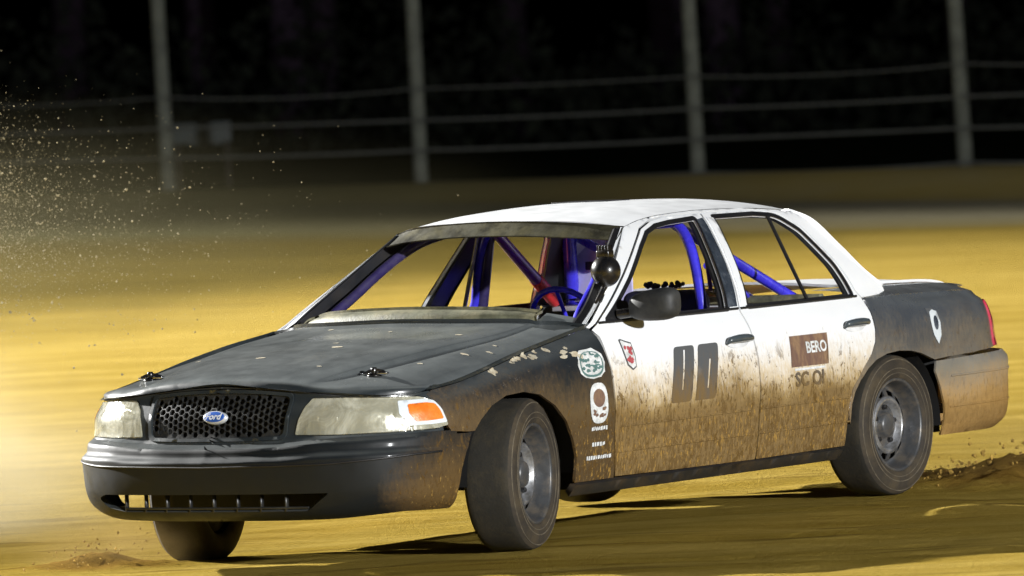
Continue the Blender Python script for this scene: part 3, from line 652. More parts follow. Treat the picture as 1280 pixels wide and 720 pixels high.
for r in (False, True):
    mb = MB(); patch(mb, [X(*p) for p in qp], off(0), [], .018, .016, r)
    xs = (-1.31,-1.5,-1.7,-1.9,-2.1,-2.3,-2.42,-2.50)
    e0 = [XT(x) for x in xs]; e1 = [(p[0], p[1]-.075, p[2]+.022) for p in e0]; e2 = [(p[0]-.0, .70, p[2]+.036) for p in e0]; e3 = [(p[0], .60, p[2]+.040) for p in e0]
    e0[-1] = np.array((e0[-1][0], e0[-1][1], e0[-1][2]))
    if r: e0, e1, e2, e3 = map(mirror_pts, (e0, e1, e2, e3))
    loft_patch(mb, [e0, e1, e2, e3], 30, 5, .0, flip=not r)
    q = mb.build('quarter_panel', 'blackdoor', car)
    tl = [X(-2.415,.880), X(-2.420,.80), X(-2.428,.70), X(-2.432,.657), (s_yr(.80),.657), (s_yr(.45),.657), (s_yr(.45),.86), (s_yr(.80),.868)]
    mb = MB(); patch(mb, rounded(tl, .012), off(.008), [], .018, .02, r); mb.build('tail_light', 'redlens', car)
xs = (-1.50,-1.7,-1.9,-2.1,-2.3,-2.44,-2.52,-2.56)
l0 = [(x, .592, XT(max(x,-2.5))[2]+.044+(0 if x > -2.5 else (x+2.5)*.5)) for x in xs]; l1 = [(p[0], .40, p[2]+.014) for p in l0]; l2 = [(p[0]-.01, 0, p[2]+.026) for p in l0]
L = [l0, l1, l2]; L = L+[mirror_pts(q) for q in L[-2::-1]]
mb = MB(); loft_patch(mb, L, 30, 5, .012, flip=True)
patch(mb, [(s_yr(.44),.65),(2*LTOT-s_yr(.44),.65),(2*LTOT-s_yr(.44),.90),(s_yr(.44),.90)], off(.0), [], .04, .01)
mb.build('trunk_lid', 'whiteclean', car)
rb0 = [X(*p) for p in arch_r2]; sa = X(-1.79,.625)[0]
rb = [(sa,.622),(X(-2.42,.632)[0],.632),(LTOT,.634),(2*LTOT-X(-2.42,.632)[0],.632),(2*LTOT-sa,.622)]+[(2*LTOT-s, z) for s, z in rb0]+[(2*LTOT-s_yr(.8),.262),(LTOT,.262),(s_yr(.8),.262)]+rb0[::-1]
mb = MB(); patch(mb, rb, off(0), [], .022, .010); rbp = mb.build('rear_bumper', 'bumperrear', car)
for r in (False, True):
    for zz, rad in ((.545,.006),(.40,.005)):
        L = [PS(s, zz, .0)[0] for s in np.linspace(X(-1.92,zz)[0], s_yr(.6), 40)]
        if r: L = [p*[1,-1,1] for p in L]
        MB().tube(L, rad, 6, smooth=0).build('bumper_ridge', 'bumperrear', rbp)
# ---- rockers
for r in (False, True):
    body_patch('rocker_panel', [(1.155,.272),(1.155,.225),(-.99,.222),(-.99,.270)], 'rocker', car, (), .03, .03, .002, sides=(r,))
    body_patch('rear_window_ledge', [(-1.24,.958),(-1.44,.962),(-1.44,.950),(-1.24,.950)], 'trim', car, (), .02, 0, -.01, sides=(r,)) if 0 else None
# ---- underbody, cabin tub, firewall
m = MB()
m.box((0,0,.265),(1.0,.86,.022)).box((-2.0,0,.36),(.52,.62,.02)).box((1.55,0,.33),(.55,.52,.03)).box((2.20,0,.46),(.05,.40,.22)).box((.98,0,.60),(.02,.80,.33)).box((-1.95,0,.52),(.02,.86,.24)).box((2.07,.66,.47),(.015,.20,.19)).box((2.07,-.70,.55),(.015,.16,.10))
m.build('underbody', 'well', car)
m = MB()
for s_ in (1,-1):
    m.tube([(2.25,s_*.40,.36),(1.2,s_*.42,.30),(-1.0,s_*.45,.27),(-1.5,s_*.45,.40),(-2.6,s_*.45,.38)], .035, 8)
m.tube([(1.456,.70,.33),(1.456,-.70,.33)], .03, 8).tube([(-1.456,.75,.345),(-1.456,-.75,.345)], .04, 10)
m.box((2.40,0,.46),(.03,.52,.05), bev=.01)
m.build('chassis_rails', 'well', car)
for cxw, zz in ((1.525,.345),(-1.456,.335)):
    for s_ in (1,-1):
        R = .405 if cxw > 0 else .42; G = []
        for y in (.925,.90,.80,.60,.50):
            G.append([(cxw+R*math.cos(a), s_*y, zz+R*math.sin(a)*(.93 if cxw > 0 else .93)) for a in np.linspace(-.05, PI+.05, 40)])
        m = MB(); m.grid(G, flip=s_ > 0); ring = G[-1]; m.add(ring, [tuple(range(len(ring)))]); m.build('wheel_well', 'well', car)
# ---- interior
m = MB(); m.box((.70,0,.90),(.15,.76,.045), bev=.03).box((.62,0,.80),(.05,.74,.10), bev=.02); dash = m.build('dashboard', 'innerblack', car)
ctr = np.array((.34,.38,.93)); ax = Vector((-.88,0,.47)).normalized(); uu = Vector((.47,0,.88)).normalized()
m = MB(); m.tube([ctr+np.array(uu)*.185*math.cos(t)+np.array((0,1,0))*.185*math.sin(t) for t in np.linspace(0, 2*PI, 28, endpoint=False)], .014, 8, closed=True, smooth=0)
for t in (0, 2.1, 4.2): m.tube([ctr, ctr+np.array(uu)*.18*math.cos(t)+np.array((0,1,0))*.18*math.sin(t)], .010, 6)
m.tube([ctr, (.60,.38,.80)], .02, 8); m.build('steering_wheel', 'blue', car)
m = MB(); m.box((-.20,.38,.46),(.24,.23,.07), bev=.05).box((-.44,.38,.74),(.06,.22,.30), bev=.05)
m.build('driver_seat', 'inside', car); seat = bpy.data.objects['driver_seat']
m = MB()
for i in range(26): m.ball((-.44+rng.uniform(-.05,.05), .38+rng.uniform(-.12,.10), 1.062+rng.uniform(-.008,.012)), rng.uniform(.008,.014), 5)
m.build('seat_padding', 'innerblack', seat)
TU = .0245
m = MB(); hl_ = [(-.22,.74,.35),(-.22,.725,.95),(-.275,.625,1.27),(-.30,.53,1.352),(-.31,.30,1.376),(-.33,0,1.378)]; hr_ = [(-.35,-.30,1.376),(-.36,-.53,1.352),(-.37,-.62,1.27),(-.42,-.735,.95),(-.43,-.75,.35)]
m.tube(hl_+hr_, TU, 12).build('roll_cage', 'blue', car); cage = bpy.data.objects['roll_cage']
for s_, mt in ((1,'blue'),(-1,'cagedark')):
    MB().tube([(.86,s_*.76,.40),(.84,s_*.75,.90),(.56,s_*.68,1.11),(.24,s_*.575,1.292),(-.02,s_*.55,1.345),(-.30,s_*.53,1.352)], TU, 12).build('front_bar', mt, cage)
    MB().tube([(-.24,s_*.73,.62),(.84,s_*.75,.62)], TU, 10).build('door_bar', mt, cage)
    MB().tube([(-.24,s_*.73,.84),(.84,s_*.75,.80)], TU, 10).build('door_bar', mt, cage)
MB().tube([(-.32,.50,1.355),(-1.34,.50,.945)], TU, 12).build('brace_bar', 'blue', cage)
MB().tube([(-.62,.49,1.14),(-1.28,.30,.955)], .016, 8).build('brace_bar', 'blue', cage)
MB().tube([(.84,.74,.88),(.84,-.74,.88)], TU, 10).build('cross_bar', 'cagedark', cage)
MB().tube([(-.46,-.69,.93),(-.40,-.585,1.33)], .030, 12).build('upright_bar', 'cagedark', cage)
MB().tube([(-.36,-.735,.93),(-.33,-.62,1.31)], .012, 8).build('upright_bar', 'rimbright', cage)
a, b = np.array((-.34,-.52,1.352)), np.array((-1.22,-.78,.975)); c = a+(b-a)*.70
MB().tube([a, c], TU*1.2, 12).build('brace_bar', 'purple', cage); MB().tube([c, b], TU*1.35, 12).build('bar_padding', 'red', cage)
MB().tube([(-.38,.635,1.33),(-.33,.70,1.04)], .010, 8).build('net_strap', 'purple', cage)
MB().tube([(-1.40,-.80,.93),(-1.18,-.655,1.335)], .034, 12).build('rear_upright', 'blue', cage)
MB().tube([(-1.33,-.80,1.31),(-1.24,-.42,1.16)], .022, 8).build('brace_bar', 'blue', cage)
pl_ = MB(); pl_.box((-1.36,-.60,1.145),(.006,.175,.185), Matrix.Rotation(math.radians(0),3,'Y'), bev=.004); pl_.build('partition_panel', 'lav', car)
MB().box((-1.35,-.66,1.13),(.006,.022,.02), bev=.003).build('panel_latch', 'inside', bpy.data.objects['partition_panel'])
m = MB(); m.box((-1.38,0,.935),(.16,.80,.012), bev=.004); m.build('rear_shelf', 'insidewhite', car)
m = MB(); m.box((-1.22,.20,.955),(.02,.52,.018), bev=.006); m.build('shelf_bar', 'mudglass', car)
m = MB(); m.tube([(-1.20,.52,1.345),(-1.24,0,1.375),(-1.20,-.52,1.345)], .02, 8).build('rear_window_header', 'whiteclean', car)
for s_ in (1,-1):
    p1 = [(-1.13,s_*.622,1.352),(-1.205,s_*.682,1.308),(-1.29,s_*.765,1.188),(-1.39,s_*.835,1.063),(-1.50,s_*.868,.984)]; p2 = [(-1.18,s_*.54,1.352),(-1.29,s_*.60,1.302),(-1.40,s_*.69,1.188),(-1.50,s_*.76,1.063),(-1.60,s_*.79,.990)]
    mb = MB(); loft_patch(mb, [p1, p2], 24, 4, .02, flip=s_ > 0); mb.build('rear_pillar_return', 'whiteclean', car)
# ---- spotlight and mirrors
sc_ = np.array((.70,.84,1.175)); m = MB(); f_ = np.array((.93,.20,.02)); f_ /= np.linalg.norm(f_)
m.ball(sc_, (.066,.066,.070), 20); spot = m.build('pillar_spotlight', 'spot', car)
m = MB(); m.tube([sc_-np.array((0,0,.055)), (.79,.835,1.02), (.83,.845,.965)], .012, 10).tube([(.80,.84,1.00),(.835,.85,.955)], .022, 10); m.build('spotlight_stem', 'spot', spot)
m = MB(); 
for k in (-.024, -.008, .008, .024): m.box(sc_+np.array((.0, k, .085)), (.020,.0055,.030), bev=.003)
m.box(sc_+np.array((0,0,.075)), (.024,.034,.018), bev=.008)
m.build('spotlight_bracket', 'spot', spot)
for r in (False,):
    m = MB(); C = np.array((.665,1.075,1.022)); G = []
    for i in range(17):
        t = -PI/2+PI*i/16; ring = []
        for k in range(28):
            a = 2*PI*k/28; ca, sa_ = math.cos(a), math.sin(a); e = .5
            xx = .085*np.sign(ca)*abs(ca)**.9*math.cos(t)**.55*(1 if ca > 0 else .35)
            zz = .070*np.sign(sa_)*abs(sa_)**e*math.cos(t)**.5; yy = .122*np.sign(math.sin(t))*abs(math.sin(t))**.8
            ring.append(C+np.array((xx, yy, zz*(1+.10*yy/.13)+.010*yy/.13)))
        G.append(ring)
    m.grid(np.array(G)*([1,-1,1] if r else [1,1,1]), closed_v=True, flip=r); mo = m.build('side_mirror', 'mirror', car)
    m = MB(); arm = [(.72,.905,.985),(.70,.96,.992),(.685,1.01,1.0)]; m.tube([(p[0], -p[1] if r else p[1], p[2]) for p in arm], .022, 10); m.build('mirror_arm', 'spot', mo)
    P = [PS(*X(x, z), .006)[0]*([1,-1,1] if r else [1,1,1]) for x, z in ((.79,.967),(.60,.967),(.60,1.035),(.64,1.045))]; m = MB(); m.add(P, [(0,1,2,3)]); m.build('mirror_base', 'trim', mo)
# ---- wheels
def wheel(x, y, z, steer, side, camber=0.):
    w = empty('wheel', (x, y, z), (camber, 0, steer)); w.parent = car
    q = 1 if side > 0 else -1
    m = MB(); tp = [(.206,.088),(.212,.100),(.226,.110),(.250,.116),(.275,.1175),(.295,.113),(.310,.104),(.3185,.094)]
    tp2 = [(.3185,.094),(.3225,.084),(.3245,.070),(.3255,.050),(.326,.02),(.326,-.02),(.3255,-.050),(.3245,-.070),(.3225,-.084),(.3185,-.094)]
    m.lathe([(r_, h*q) for r_, h in tp], 72); m.lathe([(r_, h*q) for r_, h in tp2], 72, mi=1); m.lathe([(r_, -h*q) for r_, h in tp[::-1]], 72)
    for rr, th in ((.240,.0022),(.262,.0026),(.3045,.0035)):
        m.tube([(rr*math.cos(t), float(np.interp(rr,[.226,.25,.275,.31],[.110,.116,.1175,.104]))*q, rr*math.sin(t)) for t in np.linspace(0,2*PI,72,endpoint=False)], th, 6, closed=True, smooth=0, mi=2)
    m.build('tyre', [M['tyre'], M['tread'], M['tyrering']], w)
    m = MB(); rp = [(.210,.086),(.2165,.099),(.2165,.105),(.2075,.107),(.203,.100),(.198,.086),(.196,.060),(.190,.044),(.188,.020),(.178,.012),(.172,.018),(.164,.034),(.160,.038),(.136,.050),(.132,.052)]
    m.lathe([(r_, h*q) for r_, h in rp[:5]], 60, mi=0); m.lathe([(r_, h*q) for r_, h in rp[4:]], 60, skip=lambda i, j: i == 8 and (j % 5) in (1,2,3))
    m.build('rim', [M['rim'], M['rimbright']], w)
    m = MB(); hp = [(.132,.052),(.124,.058),(.116,.060),(.112,.055),(.104,.034),(.098,.026),(.072,.022),(.066,.024),(.060,.030),(.056,.052),(.050,.060),(.020,.064),(0,.064)]
    m.lathe([(r_, h*q) for r_, h in hp[:6]], 48); m.lathe([(r_, h*q) for r_, h in hp[5:]], 48, mi=1); m.build('hub_plate', [M['rimbright'], M['rim']], w)
    for k in range(5):
        a = 2*PI*k/5+.4; cc = (.083*math.cos(a), .024*q, .083*math.sin(a)); m = MB(); m.lathe([(.0125,0),(.0125,.016*q),(.009,.020*q),(0,.020*q)], 6, c=cc); m.build('lug_nut', 'trim', w, smooth=False)
    m = MB(); m.lathe([(0,.008*q),(.195,.008*q),(.195,-.07*q),(.10,-.08*q),(0,-.08*q)], 40); m.build('brake_drum', 'drum', w)
    return w
ST_ = math.radians(15.5)
wheel(1.445,.815,.325+.020, ST_, 1); wheel(1.515,-.835,.325-.022, ST_, -1); wheel(-1.505,.815,.325+.020, 0, 1); wheel(-1.456,-.815,.325, 0, -1)
# ---- decals (left flank as photographed)
D = doors['f', False]
def dec(name, poly, mat, par, holes=(), d=.003, step=.03): return body_patch(name, poly, mat, par, holes, step, 0, d)
z0, z1 = .578, .822
def dg(xa, xb, za, zb, sl, dx=0):  # sheared digit blocks: top edge xa..xb
    f = lambda u, v: (xa+(xb-xa)*u+sl*(1-v), za+(zb-za)*v)
    return f
f1 = dg(.392,.232,z0,z1,.070); f2 = dg(.200,.040,z0,z1,.070)
P1 = rounded([f1(0,0),f1(1,0),f1(1,1),f1(0,1)], .022); P2 = rounded([f2(0,0),f2(1,0),f2(1,1),f2(0,1)], [.008,.02,.022,.022])
dec('race_number', P1, 'number', D, [[f1(.47,.22),f1(.545,.22),f1(.56,.93),f1(.47,.93)]]); dec('race_number', P2, 'number', D, [[f2(.53,.20),f2(.61,.20),f2(.64,.72),f2(.55,.72)]])
dr = doors['r', False]
dec('sponsor_box', [(-.540,.812),(-.855,.812),(-.835,.672),(-.525,.672)], 'sponsor', dr)
m = MB(); text_on_side(m, 'BERO', .070, -.745, .752, .0048, sx=1.0); m.build('sponsor_lettering', 'white_decal', dr)
m = MB(); text_on_side(m, 'SC OI', .088, -.67, .612, .0035, sx=1.1); m.build('sponsor_lettering', 'number', dr)
dec('decal_stripe', [(-.55,.665),(-.80,.665),(-.80,.655),(-.55,.655)], 'white_decal', dr)
fdl = fen[0]
def blob(cx, cz, rx, rz, n=22, j=.0, sq=1.):
    out = []
    for t in np.linspace(0, 2*PI, n, endpoint=False):
        c, s = math.cos(t), math.sin(t); k = 1+rng.uniform(-j, j); out.append((cx+rx*k*np.sign(c)*abs(c)**sq, cz+rz*k*np.sign(s)*abs(s)**sq))
    return out
dec('round_badge', blob(1.035,.790,.098,.066,24,.05,.8), 'white_decal', fdl)
m = MB()
for k in range(26):
    a = rng.uniform(0, 2*PI); q = rng.uniform(.1,.72)**.8; c = (1.035+.098*q*math.cos(a), .795+.060*q*math.sin(a)); patch(m, [X(*p) for p in blob(*c, rng.uniform(.006,.018), rng.uniform(.004,.009), 7, .3)], off(.0045), [], .05, 0, grid=False)
patch(m, [X(*p) for p in blob(1.035,.788,.086,.056,24,0,.8)], off(.0042), [[X(*p) for p in blob(1.035,.791,.078,.049,24,0,.8)]], .05, 0, grid=False)
m.build('badge_print', 'teal_decal', fdl)
dec('oval_badge', blob(1.010,.618,.066,.088,24,.0,.7), 'white_decal', fdl)
m = MB(); patch(m, [X(*p) for p in blob(1.010,.640,.044,.040,18)], off(.0042), [], .05, 0, grid=False)
for k in range(14): patch(m, [X(*p) for p in blob(1.010+rng.uniform(-.042,.042), .565+rng.uniform(-.01,.035), .010, .007, 7, .3)], off(.0045), [], .05, 0, grid=False)
m.build('badge_print', 'sponsor', fdl)
for zl, w_ in ((.510,.055),(.442,.048),(.385,.085)):
    u = 1.01+w_; m = MB()
    while u > 1.01-w_:
        l = rng.uniform(.008,.018); patch(m, [X(*p) for p in [(u,zl-.010),(u-l,zl-.010+rng.uniform(0,.006)),(u-l,zl+.008),(u,zl+.008-rng.uniform(0,.006))]], off(.0035), [], .05, 0, grid=False); u -= l+.005
    m.build('decal_lettering', 'white_decal', fdl)
sh = [(.790,.878),(.775,.882),(.745,.872),(.705,.862),(.695,.80),(.700,.755),(.730,.742),(.765,.765),(.780,.82)]
dec('shield_sticker', sh, 'number', D, d=.003); dec('shield_sticker', offset_poly(sh, -.007), 'white_decal', D, d=.0042)
m = MB()
for k in range(16): patch(m, [X(*p) for p in blob(.742+rng.uniform(-.024,.024), .812+rng.uniform(-.035,.035), .010, .009, 7, .3)], off(.0055), [], .05, 0, grid=False)
m.build('sticker_print', 'redprint', D)
qd = [o for o in bpy.data.objects if o.name.startswith('quarter_panel')][0]
dec('crest_backing', [(-1.765,.872),(-1.83,.866),(-1.83,.84),(-1.765,.84)], 'number', qd, d=.003)
dec('crest_decal', [(-1.785,.852),(-1.815,.862),(-1.85,.852),(-1.862,.80),(-1.858,.74),(-1.825,.700),(-1.79,.745),(-1.778,.80)], 'lenswhite', qd, d=.0045)
dec('crest_print', blob(-1.822,.80,.020,.034,16), 'pillar', qd, d=.006)
m = MB()
for x, z, a, b in ((1.665,.800,.028,.017),(1.50,.838,.020,.008),(1.47,.845,.03,.012),(1.42,.852,.026,.013),(1.38,.845,.022,.012),(1.345,.862,.02,.010),(1.52,.828,.014,.006),(1.40,.838,.016,.007),(1.275,.868,.028,.013),(1.20,.850,.040,.010),(1.15,.838,.05,.014),(1.22,.832,.04,.010),(1.10,.826,.03,.012),(1.17,.868,.02,.008)):
    m = MB()
    for k in range(3): patch(m, [X(*p) for p in blob(x+rng.uniform(-a,a)*.35, z+rng.uniform(-b,b)*.4, a*rng.uniform(.35,.6), b*rng.uniform(.4,.8), 11, .35)], off(.003+.0004*k), [], .05, 0, grid=False)
    m.build('paint_chip', 'chip', fdl)

# the crash-bent right side of the cabin leans in a little towards the windshield
def ss(a, b, x): t = np.clip((x-a)/(b-a), 0, 1); return t*t*(3-2*t)
for o in [o for o in bpy.data.objects if o.type == 'MESH' and (o.parent is car or (o.parent and o.parent.parent is car and o.parent.type == 'MESH'))]:
    me = o.data; V = np.empty(len(me.vertices)*3); me.vertices.foreach_get('co', V); V = V.reshape(-1, 3)
    w_ = ss(.88, .99, V[:, 2])*ss(.35, .85, -V[:, 1])*ss(-1.1, .0, V[:, 0])*ss(1.25, .95, V[:, 0])
    if w_.max() > 0: V[:, 1] += .085*w_; V[:, 0] -= .02*w_; me.vertices.foreach_set('co', V.ravel()); me.update()

# ================================================================ the place
def vnoise(x, y, seed=0):
    r = np.random.default_rng(seed); T = r.random((256, 256)); xi = np.floor(x).astype(int); yi = np.floor(y).astype(int); u = x-xi; v = y-yi
    u = u*u*(3-2*u); v = v*v*(3-2*v); a = T[xi % 256, yi % 256]; b = T[(xi+1) % 256, yi % 256]; c = T[xi % 256, (yi+1) % 256]; d = T[(xi+1) % 256, (yi+1) % 256]
    return (a*(1-u)+b*u)*(1-v)+(c*(1-u)+d*u)*v-.5
def sstep(a, b, x): t = np.clip((x-a)/(b-a), 0, 1); return t*t*(3-2*t)
CA, SA = math.cos(A_CAR), math.sin(A_CAR)
def ground_z(x, y):
    x = np.asarray(x, float); y = np.asarray(y, float)
    xc = x*CA+y*SA; yc = -x*SA+y*CA
    near = np.exp(-((xc/3.4)**4+(yc/1.9)**4)); z = near*np.clip(yc, -.83, .83)*.0255
    xr = np.clip(x, -14, 14)
    toe = .30-.038*xr; top = .60-.013*xr
    yb = y+.46*xr; z = z+sstep(14, 60, y)*toe+sstep(63.5, 65.6, yb)*(top-toe)-sstep(67.5, 72, yb)*.25
    fade = 1/(1+(np.hypot(x, y)/25)**2)
    z = z+fade*(.030*vnoise(x*.35, y*.9, 1)+.022*vnoise(x*1.1+y*.3, y*3.6, 2)+.014*vnoise(x*4, y*10, 3))*(1-.75*np.exp(-((xc/2.4)**4+(yc/1.2)**4)))
    # ploughed ridges behind the rear wheels and at the nose
    for (cx, cy, rx, ry, h) in ((2.55,1.35,.75,.4,.06),(2.2,1.9,.6,.5,.05),(-1.98,-.95,.30,.16,.05),(3.3,.9,.9,.4,.04)):
        z = z+h*np.exp(-(((x-cx)/rx)**2+((y-cy)/ry)**2))*(1+1.5*vnoise(x*7, y*9, 5)+.7*vnoise(x*20, y*24, 6))
    return z
def axis(a, b, fine0, fine1, step, grow=1.12):
    c = list(np.arange(fine0, fine1+1e-6, step)); s = step
    while c[-1] < b: s *= grow; c.append(c[-1]+s)
    s = step
    while c[0] > a: s *= grow; c.insert(0, c[0]-s)
    return np.array(c)
gx = axis(-500, 500, -4.2, 4.2, .035); gy = axis(-60, 900, -4.0, 5.5, .045, 1.10)
gy = np.unique(np.concatenate([gy, np.arange(60, 74, .5)]))
GX, GY = np.meshgrid(gx, gy, indexing='ij'); GZ_ = ground_z(GX, GY)
def dirt_mat():
    t = NT('ochre_track_dirt'); o = t.obj(); x, y, z = t.sep()
    wv = t.noise(.06, 2, .5); n1 = t.noise(1., 6, .65, vec=t.mapping(scale=(.35,2.2,1), rot=(0,0,math.radians(6))))
    n2 = t.noise(1., 5, .6, vec=t.mapping(scale=(3,9,4))); n3 = t.noise(38., 6, .75); n5 = t.noise(1., 4, .6, vec=t.mapping(scale=(.55,5.5,2), rot=(0,0,math.radians(8)), loc=(2,5,0))); n4 = t.noise(1., 4, .6, vec=t.mapping(scale=(.07,.22,1), loc=(4,2,0)))
    c = t.mix(t.rng(n1, .32, .70), (.32,.215,.030), (.49,.350,.080)); c = t.mix(t.rng(n2, .5, .8, 0, .35), c, (.20,.125,.022))
    c = t.mix(t.rng(n3, .3, .75, 0, .30), c, (.56,.41,.12))
    c = t.mix(t.rng(n5, .56, .66, 0, .55), c, (.15,.095,.020))                            # damp tyre tracks
    yy = t.math('SUBTRACT', t.math('ADD', y, t.math('MULTIPLY', t.math('SUBTRACT', n4, .5), 14.)), t.rng(x, -3.5, 4.5, -7., 8., False))
    xs = t.rng(x, -5., 6.)
    damp = t.math('MULTIPLY', t.rng(yy, 30., 43.), t.rng(n1, .25, .75, .80, 1.))         # damp, churned outer groove
    c = t.mix(damp, c, t.mix(xs, (.078,.056,.008), (.19,.145,.036)))
    grey = t.rng(t.math('ADD', y, t.math('MULTIPLY', t.math('SUBTRACT', n4, .5), 6.)), 45., 53.)   # compacted grey outer lane
    c = t.mix(grey, c, t.mix(xs, (.17,.155,.07), (.56,.50,.32)))
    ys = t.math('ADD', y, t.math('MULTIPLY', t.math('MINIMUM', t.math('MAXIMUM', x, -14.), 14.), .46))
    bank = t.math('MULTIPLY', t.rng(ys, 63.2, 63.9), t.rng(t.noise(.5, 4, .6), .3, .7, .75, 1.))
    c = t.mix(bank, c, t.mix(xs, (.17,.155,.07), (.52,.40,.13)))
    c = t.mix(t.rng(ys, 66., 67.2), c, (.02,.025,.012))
    for (qx, qy, ax_, ay_) in ((2.45,1.45,1.0,.75),(-2.0,-1.0,.4,.25)):                            # churned brown soil, its colour darkened for the shadow on the ridges
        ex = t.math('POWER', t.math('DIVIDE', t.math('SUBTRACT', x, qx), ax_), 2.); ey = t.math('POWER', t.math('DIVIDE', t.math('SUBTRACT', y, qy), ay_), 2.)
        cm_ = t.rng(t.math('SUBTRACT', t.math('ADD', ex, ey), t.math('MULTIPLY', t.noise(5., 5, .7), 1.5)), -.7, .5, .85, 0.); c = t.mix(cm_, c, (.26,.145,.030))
    b = t.bump(t.math('ADD', t.math('MULTIPLY', n2, .8), t.math('MULTIPLY', n3, .9)), .9, .045)
    return t.out(c, 1., 0, b, Specular_IOR_Level=0.)
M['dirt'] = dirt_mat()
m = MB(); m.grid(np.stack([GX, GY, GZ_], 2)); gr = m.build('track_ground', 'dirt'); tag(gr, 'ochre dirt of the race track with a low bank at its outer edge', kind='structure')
# ---- fence
M['post'] = plain('weathered_fence_post', (.13,.14,.115), .8, nscale=3, var=.3)
M['cable'] = plain('galvanised_cable', (.11,.115,.105), .6, .2)
fence = empty('cable_fence', (0, 66, .6)); tag(fence, 'tall pole and cable fence on the bank along the far side of the track', 'fence')
FP = [(-9.313, 71.03, 0.69), (-5.153, 68.53, 0.607), (-1.378, 67.03, 0.547), (2.617, 65.03, 0.525), (6.309, 63.03, 0.513), (9.884, 61.03, 0.489)]
def fp_mesh(H):
    m = MB(); m.tube([(0,0,-.4),(0,0,H*.5),(0,0,H)], [.112,.105,.098], 14, smooth=2)
    for h in (.05,.54,.98,1.44): m.tube([(0,0,h-.012),(0,0,h+.012)], .119, 14, smooth=0)
    return m
pm = None
for i, (px_, py_, pz_) in enumerate(FP):
    if pm is None: o = fp_mesh(7.).build('fence_post', 'post', fence); pm = o
    else: o = pm.copy(); COL.objects.link(o); o.parent = fence
    o.location = (px_, py_-66, pz_-.6); o.rotation_euler = (0, math.radians((.3,-.5,.2,.9,1.2,.4)[i % 6]), i*.7)
for h, r_, wob in ((.05,.028,.03),(.54,.026,.015),(.98,.024,.015),(1.44,.016,.05)):
    P = []
    for i in range(len(FP)-1):
        a, b = np.array(FP[i]), np.array(FP[i+1])
        for t in np.linspace(0, 1, 9)[:-1]:
            p = a+(b-a)*t; p[2] += h-4*wob*t*(1-t)*(1+.6*math.sin(i*2.1+h*9)); P.append(p-np.array((0,.11+.0*t,0)))
    P.append(np.array(FP[-1])+np.array((0,-.11,h)))
    MB().tube([p-np.array((0,66,.6)) for p in P], r_, 6, smooth=2).build('fence_cable', 'cable', fence)
# ---- panel standing beyond the fence
M['pale'] = plain('pale_sheet_panel', (.06,.075,.075), .6, nscale=4, var=.25); M['darkwood'] = plain('dark_timber', (.04,.035,.03), .9)
SBX, SBY, SBZ = (-5.234, 82.03, 1.424)
sb = empty('notice_board', (SBX, SBY, .3)); tag(sb, 'dim pale rectangular board on two short posts in the dark beyond the cable fence', 'board')
MB().box((0,0,SBZ-.3),(.50,.02,.17), bev=.01).build('panel', 'pale', sb); MB().box((.05,-.05,SBZ-.3-.18),(.30,.03,.025), bev=.008).build('ledge', 'pale', sb)
for s_ in (-1, 1): MB().box((s_*.42,.05,(SBZ-.3)/2-.1),(.04,.03,(SBZ-.3)/2+.1)).build('leg', 'darkwood', sb)
# ---- trees beyond the fence
M['leaf'] = plain('dark_foliage', (.016,.021,.012), .9, var=.5, nscale=1.5); M['bark'] = plain('dark_bark', (.05,.032,.055), .9, var=.3, nscale=5)
def tree_meshes(seed, H, R, tr):
    r = np.random.default_rng(seed); m = MB(); top = H*.72
    P = [(0,0,-.5),(r.uniform(-.1,.1),0,H*.25),(r.uniform(-.3,.3),r.uniform(-.3,.3),H*.5),(r.uniform(-.5,.5),r.uniform(-.5,.5),top)]; m.tube(P, [tr*1.15,tr,tr*.7,tr*.3], 10, smooth=3)
    tips = []
    for k in range(11):
        a = k*2.4+r.uniform(-.4,.4); h = H*r.uniform(.34,.72); L = R*r.uniform(.55,.95); b = (0,0,h); e = (L*math.cos(a), L*math.sin(a), h+L*r.uniform(.3,.8)); mid = (e[0]*.5, e[1]*.5, h+L*.15); m.tube([b, mid, e], [tr*.35,tr*.2,tr*.06], 6, smooth=3); tips.append(np.array(e)); tips.append(np.array(mid))
    l = MB(); V = []; F = []
    for tpt in tips+[np.array((0,0,H*.9))]*2:
        cr = R*r.uniform(.28,.5); n = 230
        d = r.normal(size=(n,3)); d /= np.linalg.norm(d, axis=1)[:, None]; pos = tpt+d*(cr*r.random(n)**.4)[:, None]*np.array((1,1,.75))
        for p in pos:
            a = r.normal(size=3); a /= np.linalg.norm(a); b = np.cross(a, r.normal(size=3)); b /= np.linalg.norm(b); s = r.uniform(.09,.2); i = len(V)
            V += [p-a*s, p+b*s*.5, p+a*s, p-b*s*.5]; F.append((i,i+1,i+2,i+3))
    l.add(V, F); return m, l
protos = []
tspots = [(5.872, 146, 0, 1.9), (-5.757, 148, 1, 1.7), (-36.37, 161.96, 2, 1.59), (-40.83, 157.45, 0, 1.65), (-31.79, 168.9, 0, 1.53), (-26.63, 161.9, 0, 1.65), (-21.75, 173.99, 2, 1.69), (-17.39, 158.73, 0, 1.3), (-12.39, 158.86, 0, 1.84), (-8.72, 162.84, 0, 1.76), (-5.38, 168.26, 1, 1.35), (0.32, 173.42, 1, 1.42), (4.7, 158.86, 1, 1.73), (8.33, 171.09, 2, 1.69), (13.7, 170.86, 2, 1.76), (18.53, 154.35, 1, 1.81), (22.01, 163.03, 1, 1.72), (26.25, 172.04, 0, 1.47), (31.23, 161.19, 0, 1.42), (34.92, 169.18, 1, 1.75), (40.13, 173.18, 1, 1.81)]
kinds = [(11,15,4.2,.24),(23,18,4.8,.28),(37,12,3.8,.2)]
